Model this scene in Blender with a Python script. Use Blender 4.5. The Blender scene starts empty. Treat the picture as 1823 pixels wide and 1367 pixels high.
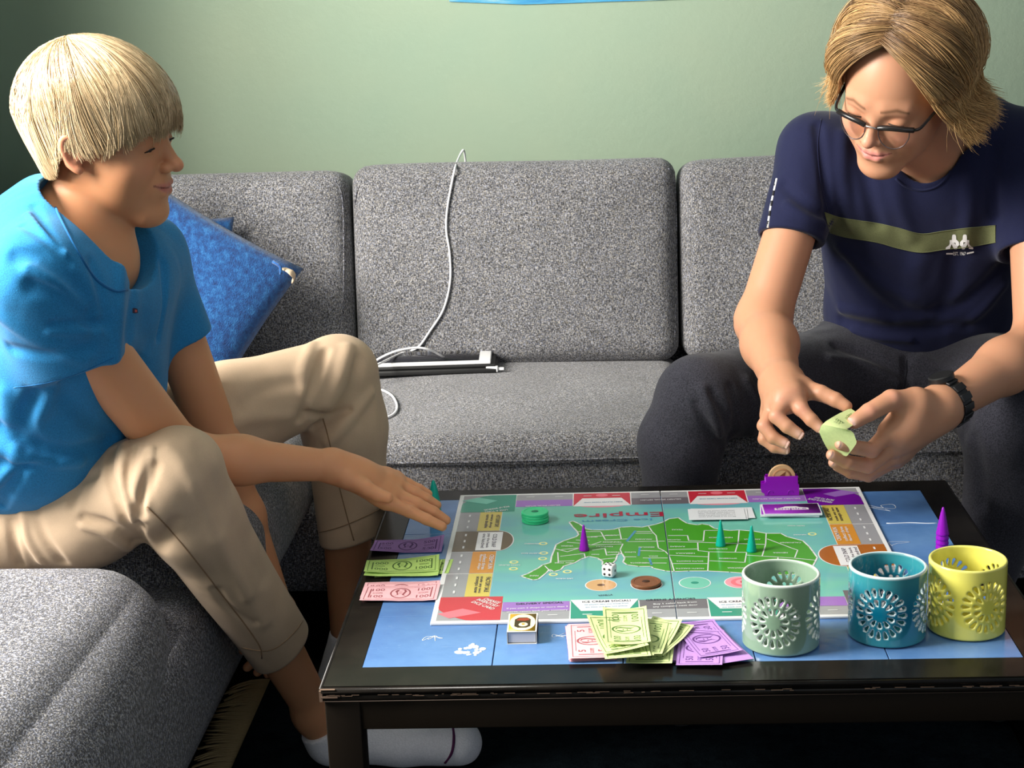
import bpy, bmesh, math, random
import numpy as np
from mathutils import Vector, Matrix

rng = np.random.default_rng(7)
random.seed(7)
S = bpy.context.scene
COL = S.collection
TAB = 0.38                      # table top height

# ------------------------------------------------------------------ camera
CAM_F, CAM_X, CAM_Y, CAM_Z = 2951.4, 0.2802, -1.7523, 0.7844 + TAB
PIT, YAW, ROLL = 0.25237, -0.05421, -0.03795
_f = np.array([math.sin(YAW)*math.cos(PIT), math.cos(YAW)*math.cos(PIT), -math.sin(PIT)])
_r = np.array([math.cos(YAW), -math.sin(YAW), 0.0])
_u = np.cross(_r, _f)
_r2 = _r*math.cos(ROLL) + _u*math.sin(ROLL)
_u2 = -_r*math.sin(ROLL) + _u*math.cos(ROLL)
cam_d = bpy.data.cameras.new('camera')
cam_d.sensor_width = 36.0
cam_d.lens = CAM_F/1823*36
cam_d.clip_start = 0.05
cam = bpy.data.objects.new('camera', cam_d)
COL.objects.link(cam)
cam.matrix_world = Matrix(((_r2[0], _u2[0], -_f[0], CAM_X), (_r2[1], _u2[1], -_f[1], CAM_Y),
                           (_r2[2], _u2[2], -_f[2], CAM_Z), (0, 0, 0, 1)))
S.camera = cam

# ------------------------------------------------------------------ world, lights, exposure
w = bpy.data.worlds.new('world'); S.world = w; w.use_nodes = True
w.node_tree.nodes['Background'].inputs[0].default_value = (0.80, 0.90, 1.0, 1)
w.node_tree.nodes['Background'].inputs[1].default_value = 0.24
def area(name, loc, target, sx, sy, power, col):
    l = bpy.data.lights.new(name, 'AREA'); l.shape = 'RECTANGLE'; l.size = sx; l.size_y = sy
    l.energy = power; l.color = col
    o = bpy.data.objects.new(name, l); COL.objects.link(o); o.location = loc
    o.rotation_euler = (Vector(target)-Vector(loc)).to_track_quat('-Z', 'Y').to_euler()
    return o
area('window_daylight', (-1.52, -0.15, 1.62), (-0.4, 0.05, 0.95), 1.05, 1.0, 142, (1.0, 0.955, 0.89))
area('camera_side_fill', (1.5, -3.2, 2.1), (0.4, 0.6, 0.5), 1.8, 1.5, 13, (0.86, 0.93, 1.0))  # added soft fill from behind the camera, no window stands there
S.view_settings.view_transform = 'Standard'
S.view_settings.look = 'None'
S.view_settings.gamma = 1
S.view_settings.use_curve_mapping = False
S.view_settings.exposure = 0.28

# ------------------------------------------------------------------ helpers
def A(*v): return np.array(v, float)
def ray(px, py):
    return A(CAM_X, CAM_Y, CAM_Z), _f + _r2*(px-911.5)/CAM_F - _u2*(py-683.5)/CAM_F
def at(px, py, Y):
    o, d = ray(px, py); return o + d*((Y-o[1])/d[1])
def atz(px, py, z):
    o, d = ray(px, py); return o + d*((z-o[2])/d[2])
def nrm(v):
    v = np.asarray(v, float); return v/max(np.linalg.norm(v), 1e-12)
def srgb(r, g, b):
    f = lambda c: (c/255)/12.92 if c/255 <= 0.04045 else (((c/255)+0.055)/1.055)**2.4
    return (f(r), f(g), f(b))

def new_mesh(name, V, F, mats=(), smooth=True, mi=None, cols=None, autosmooth=None):
    """fast mesh from arrays; F is an (n,k) array or a list of lists"""
    me = bpy.data.meshes.new(name)
    V = np.asarray(V, np.float32)
    if isinstance(F, np.ndarray):
        k = F.shape[1]; n = len(F)
        me.vertices.add(len(V)); me.vertices.foreach_set('co', V.ravel())
        me.loops.add(n*k); me.loops.foreach_set('vertex_index', F.astype(np.int32).ravel())
        me.polygons.add(n); me.polygons.foreach_set('loop_start', np.arange(0, n*k, k, dtype=np.int32))
        me.update(calc_edges=True)
    else:
        me.from_pydata(V.tolist(), [], [list(map(int, f)) for f in F]); me.update()
    for m in (mats if isinstance(mats, (list, tuple)) else [mats]): me.materials.append(m)
    if mi is not None: me.polygons.foreach_set('material_index', np.asarray(mi, np.int32))
    if smooth: me.polygons.foreach_set('use_smooth', np.ones(len(me.polygons), bool))
    if autosmooth is not None: me.set_sharp_from_angle(angle=autosmooth)
    if cols is not None:
        a = me.color_attributes.new('Col', 'FLOAT_COLOR', 'POINT')
        c = np.ones((len(V), 4), np.float32); c[:, :3] = cols
        a.data.foreach_set('color', c.ravel())
    me.validate()
    return me
def obj(name, me, parent=None, kind=None, label=None, cat=None, group=None, loc=None):
    o = bpy.data.objects.new(name, me); COL.objects.link(o)
    if parent is not None: o.parent = parent
    if kind: o['kind'] = kind
    if label: o['label'] = label
    if cat: o['category'] = cat
    if group: o['group'] = group
    if loc is not None: o.location = loc
    return o
def part(name, V, F, m, parent=None, **k):
    okw = {a: k.pop(a) for a in ('kind', 'label', 'cat', 'group', 'loc') if a in k}
    return obj(name, new_mesh(name, V, F, m, **k), parent, **okw)
def thing(name, label, cat, group=None, loc=(0, 0, 0)):
    return obj(name, None, None, label=label, cat=cat, group=group, loc=loc)

# --- materials
def mat(name, col=(0.5, 0.5, 0.5), rough=0.6, metal=0.0, spec=0.5, vcol=False, coat=0.0, trans=0.0, ior=1.45,
        sub=0.0, sheen=0.0, emit=None):
    m = bpy.data.materials.new(name); m.use_nodes = True
    nt = m.node_tree; b = nt.nodes['Principled BSDF']
    b.inputs['Base Color'].default_value = (*col, 1); b.inputs['Roughness'].default_value = rough
    b.inputs['Metallic'].default_value = metal; b.inputs['Specular IOR Level'].default_value = spec
    b.inputs['Coat Weight'].default_value = coat; b.inputs['Coat Roughness'].default_value = 0.08
    b.inputs['Transmission Weight'].default_value = trans; b.inputs['IOR'].default_value = ior
    b.inputs['Sheen Weight'].default_value = sheen
    if sub:
        b.inputs['Subsurface Weight'].default_value = sub
        b.inputs['Subsurface Radius'].default_value = (1.0, 0.35, 0.2)
        b.inputs['Subsurface Scale'].default_value = 0.006
    if vcol:
        a = nt.nodes.new('ShaderNodeAttribute'); a.attribute_name = 'Col'
        nt.links.new(a.outputs['Color'], b.inputs['Base Color'])
    return m
def N(m, t, **kw):
    n = m.node_tree.nodes.new(t)
    for k, v in kw.items(): setattr(n, k, v)
    return n
def L(m, a, b): m.node_tree.links.new(a, b)
def coords(m, scale=(1, 1, 1), rot=(0, 0, 0)):
    tc = N(m, 'ShaderNodeTexCoord'); mp = N(m, 'ShaderNodeMapping')
    mp.inputs['Scale'].default_value = scale; mp.inputs['Rotation'].default_value = rot
    L(m, tc.outputs['Object'], mp.inputs['Vector']); return mp.outputs['Vector']
def noise(m, vec, scale, detail=2, rough=0.5, dist=0.0):
    n = N(m, 'ShaderNodeTexNoise'); n.inputs['Scale'].default_value = scale
    n.inputs['Detail'].default_value = detail; n.inputs['Roughness'].default_value = rough
    n.inputs['Distortion'].default_value = dist; L(m, vec, n.inputs['Vector']); return n.outputs['Fac']
def ramp(m, fac, stops, interp='LINEAR'):
    r = N(m, 'ShaderNodeValToRGB'); r.color_ramp.interpolation = interp
    els = r.color_ramp.elements
    while len(els) < len(stops): els.new(0.5)
    for e, (p, c) in zip(els, stops):
        e.position = p; e.color = (*c, 1) if len(c) == 3 else c
    L(m, fac, r.inputs['Fac']); return r.outputs['Color']
def mixc(m, fac, a, b, mode='MIX'):
    x = N(m, 'ShaderNodeMix', data_type='RGBA', blend_type=mode)
    if isinstance(fac, (int, float)): x.inputs[0].default_value = fac
    else: L(m, fac, x.inputs[0])
    for s, v in ((6, a), (7, b)):
        if isinstance(v, tuple): x.inputs[s].default_value = (*v, 1)
        else: L(m, v, x.inputs[s])
    return x.outputs[2]
def math_(m, op, a, b):
    x = N(m, 'ShaderNodeMath', operation=op)
    for i, v in enumerate((a, b)):
        if isinstance(v, (int, float)): x.inputs[i].default_value = v
        else: L(m, v, x.inputs[i])
    return x.outputs[0]
def basecol(m, sock): L(m, sock, m.node_tree.nodes['Principled BSDF'].inputs['Base Color'])
def bump(m, fac, dist=0.001, strength=1.0):
    b = N(m, 'ShaderNodeBump'); b.inputs['Distance'].default_value = dist; b.inputs['Strength'].default_value = strength
    L(m, fac, b.inputs['Height']); L(m, b.outputs['Normal'], m.node_tree.nodes['Principled BSDF'].inputs['Normal'])

def tweed(name, dark, mid, light, sc=1.0, warm=None, bumpd=0.0012):
    m = mat(name, mid, 0.95, spec=0.15, sheen=0.15)
    v1 = coords(m, (0.26, 1.0, 1.15)); v2 = coords(m, (1.15, 0.4, 0.26))
    a = noise(m, v1, 480*sc, 1.5, 0.6); b = noise(m, v2, 430*sc, 1.5, 0.6)
    s = math_(m, 'ADD', math_(m, 'MULTIPLY', a, 0.5), math_(m, 'MULTIPLY', b, 0.5))
    c = ramp(m, s, [(0.39, dark), (0.50, mid), (0.61, light)])
    big = noise(m, coords(m), 9, 3)
    tint = ramp(m, noise(m, coords(m, (1, 1, 1)), 260*sc, 1), [(0.35, (0.86, 0.92, 1.12)), (0.65, (1.10, 1.03, 0.9))])
    c = mixc(m, 1.0, c, tint, 'MULTIPLY')
    c = mixc(m, 1.0, c, ramp(m, big, [(0.3, (0.9, 0.9, 0.9)), (0.7, (1.08, 1.08, 1.08))]), 'MULTIPLY')
    basecol(m, c); bump(m, s, bumpd, 0.8)
    return m
def cloth(name, col, fine=900, amt=0.12, rough=0.9, bumpd=0.0004, heather=0.0, vcol=False, sheen=0.1, wrinkle=0.0):
    m = mat(name, col, rough, spec=0.2, sheen=sheen)
    n = noise(m, coords(m), fine, 2)
    lo = tuple(max(c*(1-amt-heather), 0) for c in col); hi = tuple(c*(1+amt+heather) for c in col)
    c = ramp(m, n, [(0.35, lo), (0.65, hi)])
    c = mixc(m, 1.0, c, ramp(m, noise(m, coords(m), 14, 3), [(0.3, (0.93,)*3), (0.7, (1.06,)*3)]), 'MULTIPLY')
    if vcol:
        a = N(m, 'ShaderNodeAttribute'); a.attribute_name = 'Col'
        c = mixc(m, 1.0, c, a.outputs['Color'], 'MULTIPLY')
    basecol(m, c); bump(m, n, bumpd, 0.6)
    if wrinkle:
        w_ = noise(m, coords(m, (1.0, 1.0, 0.8)), 9, 2.0, 0.5, 0.4)
        w_ = math_(m, 'POWER', math_(m, 'ABSOLUTE', math_(m, 'MULTIPLY', math_(m, 'SUBTRACT', w_, 0.5), 2.0), 0), 0.7) if False else w_
        b = N(m, 'ShaderNodeBump'); b.inputs['Distance'].default_value = wrinkle; b.inputs['Strength'].default_value = 1.0
        L(m, w_, b.inputs['Height']); P_ = m.node_tree.nodes['Principled BSDF']
        prev = P_.inputs['Normal'].links[0].from_node; L(m, b.outputs['Normal'], prev.inputs['Normal'])
    return m

# --- plain shapes
def box(lo, hi):
    x0, y0, z0 = lo; x1, y1, z1 = hi
    V = [(x0,y0,z0),(x1,y0,z0),(x1,y1,z0),(x0,y1,z0),(x0,y0,z1),(x1,y0,z1),(x1,y1,z1),(x0,y1,z1)]
    F = [(0,3,2,1),(4,5,6,7),(0,1,5,4),(1,2,6,5),(2,3,7,6),(3,0,4,7)]
    return np.array(V, float), np.array(F)
def join(parts):
    Vs, Fs, n = [], [], 0
    for V, F in parts:
        Vs.append(np.asarray(V, float)); Fs.extend([[i+n for i in f] for f in (F.tolist() if isinstance(F, np.ndarray) else F)]); n += len(V)
    return np.concatenate(Vs), Fs
def bevel_box(lo, hi, bev=0.002, seg=2):
    bm = bmesh.new(); V, F = box(lo, hi)
    vs = [bm.verts.new(v) for v in V]
    for f in F: bm.faces.new([vs[i] for i in f])
    bmesh.ops.bevel(bm, geom=bm.edges[:], offset=bev, segments=seg, profile=0.6, affect='EDGES')
    bm.verts.ensure_lookup_table()
    V = np.array([v.co[:] for v in bm.verts]); F = [[v.index for v in f.verts] for f in bm.faces]
    bm.free(); return V, F
def rbox(size, r, bulge=(0, 0, 0), n=14, pw=2.0):
    """soft block: rounded box centred on 0 with bulging faces"""
    hx, hy, hz = [s/2 for s in size]
    idx = {}; V = []; F = []
    g = np.linspace(-1, 1, n+1)
    g = np.sign(g)*(1-(1-np.abs(g))**1.5)
    def vid(p):
        k = tuple(np.round(p, 5))
        if k not in idx: idx[k] = len(V); V.append(p)
        return idx[k]
    for ax in range(3):
        for sg in (-1, 1):
            b, c = [(1, 2), (2, 0), (0, 1)][ax]
            for i in range(n):
                for j in range(n):
                    q = []
                    for (di, dj) in ((0, 0), (1, 0), (1, 1), (0, 1)):
                        p = [0, 0, 0]; p[ax] = sg; p[b] = g[i+di]; p[c] = g[j+dj]; q.append(vid(p))
                    F.append(q if sg > 0 else q[::-1])
    U = np.array(V, float); H = A(hx, hy, hz)
    P = U*H
    inner = np.clip(P, -(H-r), H-r); d = P-inner
    ln = np.linalg.norm(d, axis=1, keepdims=True); ln[ln == 0] = 1
    P = inner + d/ln*r
    bu = A(*bulge)
    for ax in range(3):
        b, c = [(1, 2), (2, 0), (0, 1)][ax]
        w_ = (1-np.abs(U[:, b])**pw)*(1-np.abs(U[:, c])**pw)
        P[:, ax] += np.sign(U[:, ax])*(np.abs(U[:, ax]) > 0.9)*bu[ax]*w_
    return P, np.array(F)
def place(V, M, T):
    return V @ np.asarray(M).T + np.asarray(T)
def eul(yaw=0, pitch=0, roll=0):
    Rz = np.array([[math.cos(yaw), -math.sin(yaw), 0], [math.sin(yaw), math.cos(yaw), 0], [0, 0, 1]])
    Rx = np.array([[1, 0, 0], [0, math.cos(pitch), -math.sin(pitch)], [0, math.sin(pitch), math.cos(pitch)]])
    Ry = np.array([[math.cos(roll), 0, math.sin(roll)], [0, 1, 0], [-math.sin(roll), 0, math.cos(roll)]])
    return Rz@Rx@Ry
def smooth_path(P, n=8):
    """Catmull-Rom through the points"""
    P = np.asarray(P, float); Q = np.vstack([2*P[0]-P[1], P, 2*P[-1]-P[-2]]); out = []
    for i in range(1, len(Q)-2):
        for t in np.linspace(0, 1, n, endpoint=False):
            a, b, c, d = Q[i-1], Q[i], Q[i+1], Q[i+2]
            out.append(0.5*((2*b)+(-a+c)*t+(2*a-5*b+4*c-d)*t*t+(-a+3*b-3*c+d)*t**3))
    out.append(P[-1]); return np.array(out)
def tube(P, r, sides=8, cap=True, flat=None):
    P = np.asarray(P, float); K = len(P)
    r = np.broadcast_to(np.asarray(r, float), (K,))
    T = np.gradient(P, axis=0); T /= np.linalg.norm(T, axis=1, keepdims=True)+1e-12
    ref = A(0, 0, 1) if abs(T[0][2]) < 0.9 else A(1, 0, 0)
    n = nrm(np.cross(T[0], ref)); V = []
    for i in range(K):
        n = nrm(n - T[i]*np.dot(n, T[i])); b = np.cross(T[i], n)
        for s in range(sides):
            a = 2*math.pi*s/sides
            V.append(P[i]+r[i]*(math.cos(a)*n+math.sin(a)*b*(flat or 1)))
    F = [[i*sides+s, i*sides+(s+1) % sides, (i+1)*sides+(s+1) % sides, (i+1)*sides+s] for i in range(K-1) for s in range(sides)]
    if cap: F += [list(range(sides))[::-1], [(K-1)*sides+s for s in range(sides)]]
    return np.array(V), F
def lathe(prof, seg=32, axis=(0, 0)):
    prof = np.asarray(prof, float); V = []
    for r_, z in prof:
        for s in range(seg):
            a = 2*math.pi*s/seg; V.append((axis[0]+r_*math.cos(a), axis[1]+r_*math.sin(a), z))
    K = len(prof)
    F = [[i*seg+s, i*seg+(s+1) % seg, (i+1)*seg+(s+1) % seg, (i+1)*seg+s] for i in range(K-1) for s in range(seg)]
    F += [[s for s in range(seg)][::-1], [(K-1)*seg+s for s in range(seg)]]
    return np.array(V), F
def extrude_poly(P2, z0, z1, to3=None):
    """prism over a 2D outline"""
    n = len(P2); P2 = np.asarray(P2, float)
    V = np.array([(x, y, z0) for x, y in P2]+[(x, y, z1) for x, y in P2])
    F = [list(range(n))[::-1], list(range(n, 2*n))]+[[i, (i+1) % n, n+(i+1) % n, n+i] for i in range(n)]
    if to3 is not None: V = to3(V)
    return V, F

# --- lettering
_font_cache = {}
def glyphs(s):
    """flat mesh of a string, unit-ish size: returns V (n,2), F, width, height"""
    if s in _font_cache: return _font_cache[s]
    cu = bpy.data.curves.new('t', 'FONT'); cu.body = s; cu.resolution_u = 2; cu.offset = 0.012
    o = bpy.data.objects.new('t', cu); COL.objects.link(o)
    dg = bpy.context.evaluated_depsgraph_get(); dg.update()
    me = bpy.data.meshes.new_from_object(o.evaluated_get(dg))
    V = np.array([v.co[:2] for v in me.vertices]) if len(me.vertices) else np.zeros((0, 2))
    F = [list(p.vertices) for p in me.polygons]
    bpy.data.objects.remove(o); bpy.data.meshes.remove(me); bpy.data.curves.remove(cu)
    if len(V): V = V - V.min(0)
    _font_cache[s] = (V, F, V[:, 0].max() if len(V) else 1, V[:, 1].max() if len(V) else 1)
    return _font_cache[s]

# ------------------------------------------------------------------ implicit surfaces (numpy surface nets)
class Field:
    def __init__(self): self.ops = []; self.disp = None
    def _add(self, fn, lo, hi, k, op): self.ops.append((fn, np.asarray(lo, float), np.asarray(hi, float), k, op)); return self
    def cone(self, a, b, ra, rb, k=0.01, op='u'):
        a = np.asarray(a, float); b = np.asarray(b, float); ab = b-a; L2 = max(ab@ab, 1e-12); R = max(ra, rb)
        def fn(P):
            t = np.clip(((P-a)@ab)/L2, 0, 1)
            return np.linalg.norm(P-a-t[:, None]*ab, axis=1)-(ra+(rb-ra)*t)
        return self._add(fn, np.minimum(a, b)-R, np.maximum(a, b)+R, k, op)
    def ccone(self, a, b, ra, rb, p, n, k=0.01, bore=0.0, depth=0.05):
        """cone with a flat cut end (beyond p along n nothing is left) and an optional hollow bore, for sleeves and trouser legs"""
        a = np.asarray(a, float); b = np.asarray(b, float); ab = b-a; L2 = max(ab@ab, 1e-12); R = max(ra, rb); n = nrm(n); p = np.asarray(p, float)
        def fn(P):
            t = np.clip(((P-a)@ab)/L2, 0, 1)
            rd = np.linalg.norm(P-a-t[:, None]*ab, axis=1); d = rd-(ra+(rb-ra)*t)
            c = (P-p)@n
            m = np.maximum(c-0.0, -9); h = np.maximum(0.004-np.abs(d-m), 0)/0.004; d2 = np.maximum(d, m)+h*h*0.001
            if bore: d2 = np.maximum(d2, -np.maximum(rd-(ra+(rb-ra)*t)*bore, -c-depth))
            return d2
        return self._add(fn, np.minimum(a, b)-R, np.maximum(a, b)+R, k, 'u')
    def chain(self, pts, rs, k=0.01, op='u'):
        for i in range(len(pts)-1): self.cone(pts[i], pts[i+1], rs[i], rs[i+1], k, op)
        return self
    def fcone(self, a, b, ra, rb, axis, fl, k=0.01, op='u'):
        """cone whose section is squeezed by fl along axis"""
        a = np.asarray(a, float); b = np.asarray(b, float); n = nrm(axis); R = max(ra, rb)
        def sq(P): return P+(1/fl-1)*(P@n)[:, None]*n
        a2 = sq(a[None])[0]; ab = sq(b[None])[0]-a2; L2 = max(ab@ab, 1e-12)
        def fn(P):
            Q = sq(P)-a2; t = np.clip((Q@ab)/L2, 0, 1)
            d = np.linalg.norm(Q-t[:, None]*ab, axis=1); rr = ra+(rb-ra)*t
            return np.where(d < rr, (d-rr)*fl, (d-rr)*(fl+(1-fl)*0.3))
        return self._add(fn, np.minimum(a, b)-R, np.maximum(a, b)+R, k, op)
    def ell(self, c, rad, R=None, k=0.01, op='u'):
        c = np.asarray(c, float); rad = np.asarray(rad, float); R = np.eye(3) if R is None else np.asarray(R)
        m = rad.max()
        def fn(P):
            q = (P-c)@R; k0 = np.linalg.norm(q/rad, axis=1); k1 = np.linalg.norm(q/rad**2, axis=1)+1e-9
            return k0*(k0-1)/k1
        return self._add(fn, c-m, c+m, k, op)
    def plane(self, p, n, k=0.003, box_=None):
        """cut away everything on the +n side (inside an optional box)"""
        p = np.asarray(p, float); n = nrm(n)
        def fn(P): return -((P-p)@n)
        lo, hi = box_ if box_ is not None else (A(-9, -9, -9), A(9, 9, 9))
        return self._add(fn, lo, hi, k, 's')
    def groove(self, pts, w_, depth):
        """soft fold along a line: depth > 0 cuts in, < 0 raises a ridge"""
        pts = np.asarray(pts, float)
        for i in range(len(pts)-1):
            a, b = pts[i], pts[i+1]; ab = b-a; L2 = max(ab@ab, 1e-12)
        def fn(P):
            best = np.full(len(P), 9.0)
            for i in range(len(pts)-1):
                a, b = pts[i], pts[i+1]; ab = b-a; L2 = max(ab@ab, 1e-12)
                t = np.clip(((P-a)@ab)/L2, 0, 1)
                best = np.minimum(best, np.linalg.norm(P-a-t[:, None]*ab, axis=1))
            return depth*np.exp(-(best/w_)**2)
        return self._add(fn, pts.min(0)-3*w_, pts.max(0)+3*w_, 0, 'd')
    def eval(self, P, margin=0.0):
        D = np.full(len(P), 1.0)
        for fn, lo, hi, k, op in self.ops:
            mg = margin+2*k+0.004
            m = np.all((P > lo-mg) & (P < hi+mg), axis=1)
            if not m.any(): continue
            d = fn(P[m]); c = D[m]
            if op == 'u':
                if k > 0:
                    h = np.maximum(k-np.abs(c-d), 0)/k; D[m] = np.minimum(c, d)-h*h*k*0.25
                else: D[m] = np.minimum(c, d)
            elif op == 's':
                d = -d if False else -d
                h = np.maximum(k-np.abs(c-d), 0)/max(k, 1e-9); D[m] = np.maximum(c, d)+h*h*k*0.25
            elif op == 'd': D[m] = c+d
        if self.disp is not None:
            m = np.abs(D) < 0.05
            if m.any(): D[m] = D[m]+self.disp(P[m])
        return D
    def bounds(self):
        us = [o for o in self.ops if o[4] == 'u']
        return np.min([o[1] for o in us], 0), np.max([o[2] for o in us], 0)
    def mesh(self, h, lo=None, hi=None):
        l, u = self.bounds(); lo = l-3*h if lo is None else np.maximum(lo, l-3*h); hi = u+3*h if hi is None else np.minimum(hi, u+3*h)
        B = 8; bs = B*h
        nb = np.ceil((hi-lo)/bs).astype(int)+1
        G = np.stack(np.meshgrid(*[np.arange(n) for n in nb], indexing='ij'), -1).reshape(-1, 3)
        C = lo+(G+0.5)*bs
        keep = np.zeros(len(C), bool)
        for i in range(0, len(C), 200000):
            keep[i:i+200000] = np.abs(self.eval(C[i:i+200000], bs)) < bs*1.25
        G = G[keep]
        g = np.stack(np.meshgrid(*[np.arange(B+1)]*3, indexing='ij'), -1).reshape(-1, 3)
        NX = (nb*B+4).astype(np.int64)
        ids, pos, quads_ids = [], [], []
        off = np.array([(i, j, k) for i in (0, 1) for j in (0, 1) for k in (0, 1)])
        for s in range(0, len(G), 400):
            g0 = G[s:s+400]*B
            idx = g0[:, None, :]+g[None]
            P = lo+idx.reshape(-1, 3)*h
            D = self.eval(P).reshape(len(g0), B+1, B+1, B+1)
            neg = D < 0
            corners = np.stack([neg[:, a:a+B, b:b+B, c:c+B] for a, b, c in off], -1)
            act = corners.any(-1) & ~corners.all(-1)
            n_, i_, j_, k_ = np.nonzero(act)
            if len(n_) == 0: continue
            val = np.stack([D[n_, i_+a, j_+b, k_+c] for a, b, c in off], -1)
            acc = np.zeros((len(n_), 3)); cnt = np.zeros(len(n_))
            for e0 in range(8):
                for ax in range(3):
                    if off[e0][ax]: continue
                    e1 = e0+(4, 2, 1)[ax]
                    a, b = val[:, e0], val[:, e1]; x = (a < 0) != (b < 0)
                    t = np.where(x, a/(a-b+1e-20), 0)
                    p = np.repeat(off[e0][None].astype(float), len(n_), 0); p[:, ax] += t
                    acc += p*x[:, None]; cnt += x
            loc = acc/cnt[:, None]
            gi = g0[n_]+np.stack([i_, j_, k_], -1)
            ids.append((gi[:, 0].astype(np.int64)*NX[1]+gi[:, 1])*NX[2]+gi[:, 2]); pos.append(lo+(gi+loc)*h)
            st = (NX[1]*NX[2], NX[2], 1)
            for ax in range(3):
                b, c = [(1, 2), (2, 0), (0, 1)][ax]
                sl0 = [slice(0, B)]*3; sl1 = [slice(0, B)]*3; sl1[ax] = slice(1, B+1)
                n0 = neg[(slice(None), *sl0)]; n1 = neg[(slice(None), *sl1)]
                x = n0 != n1; q = np.nonzero(x)
                gi = g0[q[0]]+np.stack(q[1:], -1)
                base = (gi[:, 0].astype(np.int64)*NX[1]+gi[:, 1])*NX[2]+gi[:, 2]
                sb, sc = st[b], st[c]
                Q = np.stack([base, base-sb, base-sb-sc, base-sc], -1)
                flip = n1[q]
                Q[flip] = Q[flip][:, ::-1]
                quads_ids.append(Q)
        ids = np.concatenate(ids); pos = np.concatenate(pos); Q = np.concatenate(quads_ids)
        o = np.argsort(ids); ids = ids[o]; pos = pos[o]
        f = np.searchsorted(ids, Q); f = np.clip(f, 0, len(ids)-1)
        ok = (ids[f] == Q).all(1)
        return pos, f[ok]
def sines(scale, n=6, seed=0):
    r_ = np.random.default_rng(seed); D = r_.normal(size=(n, 3)); D /= np.linalg.norm(D, axis=1, keepdims=True)
    D *= scale*r_.uniform(0.6, 1.6, (n, 1)); ph = r_.uniform(0, 6.28, n)
    return lambda P: np.sin(P@D.T+ph).sum(1)/n
# ------------------------------------------------------------------ structure
WALL_Y = 1.62
M_wall = mat('green_wall_paint', srgb(166, 190, 166), 0.75, spec=0.3)
_v = coords(M_wall)
basecol(M_wall, ramp(M_wall, noise(M_wall, _v, 2.2, 3), [(0.3, srgb(146, 168, 148)), (0.7, srgb(158, 173, 150))]))
bump(M_wall, noise(M_wall, _v, 60, 4, 0.6), 0.0012, 0.5)
M_ceil = mat('white_paint', (0.75, 0.75, 0.73), 0.8)
M_floor = mat('dark_wood_floor', (0.05, 0.028, 0.016), 0.4)
_v = coords(M_floor, (1, 14, 1))
basecol(M_floor, ramp(M_floor, noise(M_floor, _v, 7, 4), [(0.3, (0.03, 0.016, 0.009)), (0.7, (0.075, 0.042, 0.024))]))
XL, XR, YF = -1.25, 3.2, -3.6
part('floor', *box((XL-0.5, YF, -0.05), (XR, WALL_Y+0.1, 0.0)), M_floor, kind='structure', smooth=False)
part('wall_back', *box((XL-0.4, WALL_Y, 0.0), (XR, WALL_Y+0.1, 2.5)), M_wall, kind='structure', smooth=False)
part('ceiling', *box((XL-0.5, YF, 2.5), (XR, WALL_Y+0.1, 2.6)), M_ceil, kind='structure', smooth=False)
WY0, WY1, WZ0, WZ1 = -0.95, 0.65, 0.85, 2.25
part('wall_left', *join([box((XL-0.35, YF, 0), (XL, WY0, 2.5)), box((XL-0.35, WY1, 0), (XL, WALL_Y, 2.5)),
                         box((XL-0.35, WY0, 0), (XL, WY1, WZ0)), box((XL-0.35, WY0, WZ1), (XL, WY1, 2.5))]), M_wall, kind='structure', smooth=False)
wf = part('window_1', *join([box((XL-0.33, WY0, WZ0), (XL-0.28, WY0+0.05, WZ1)), box((XL-0.33, WY1-0.05, WZ0), (XL-0.28, WY1, WZ1)),
                        box((XL-0.33, WY0, WZ0), (XL-0.28, WY1, WZ0+0.05)), box((XL-0.33, WY0, WZ1-0.05), (XL-0.28, WY1, WZ1)),
                        box((XL-0.33, -0.175, WZ0), (XL-0.28, -0.125, WZ1))]), M_ceil, kind='structure', smooth=False)
part('window_sill', *box((XL-0.3, WY0, WZ0), (XL+0.06, WY1, WZ0+0.02)), M_ceil, wf, smooth=False)

# unseen wavy cloth added to keep window light off the back wall's left end
M_blocker = cloth('grey_curtain', (0.28, 0.30, 0.26), 300, 0.1, 0.95)
cx_ = np.linspace(0, 1, 60); Vc_ = []
for z_ in (0.87, 2.35):
    for k_, t_ in enumerate(cx_): Vc_.append((XL+0.01+0.265*t_, 0.74+0.025*math.sin(t_*40), z_))
for z_ in (0.87, 2.35):
    for k_, t_ in enumerate(cx_): Vc_.append((XL+0.01+0.265*t_, 0.744+0.025*math.sin(t_*40), z_))
Fc_ = [[i, i+1, 61+i, 60+i] for i in range(59)]+[[120+i, 180+i, 181+i, 121+i] for i in range(59)]+[[59, 179, 239, 119], [0, 60, 180, 120]]
part('light_blocker', np.array(Vc_), Fc_, M_blocker, label='unseen grey-green cloth added beside the window to shade the left end of the back wall', cat='light_blocker')

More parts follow.
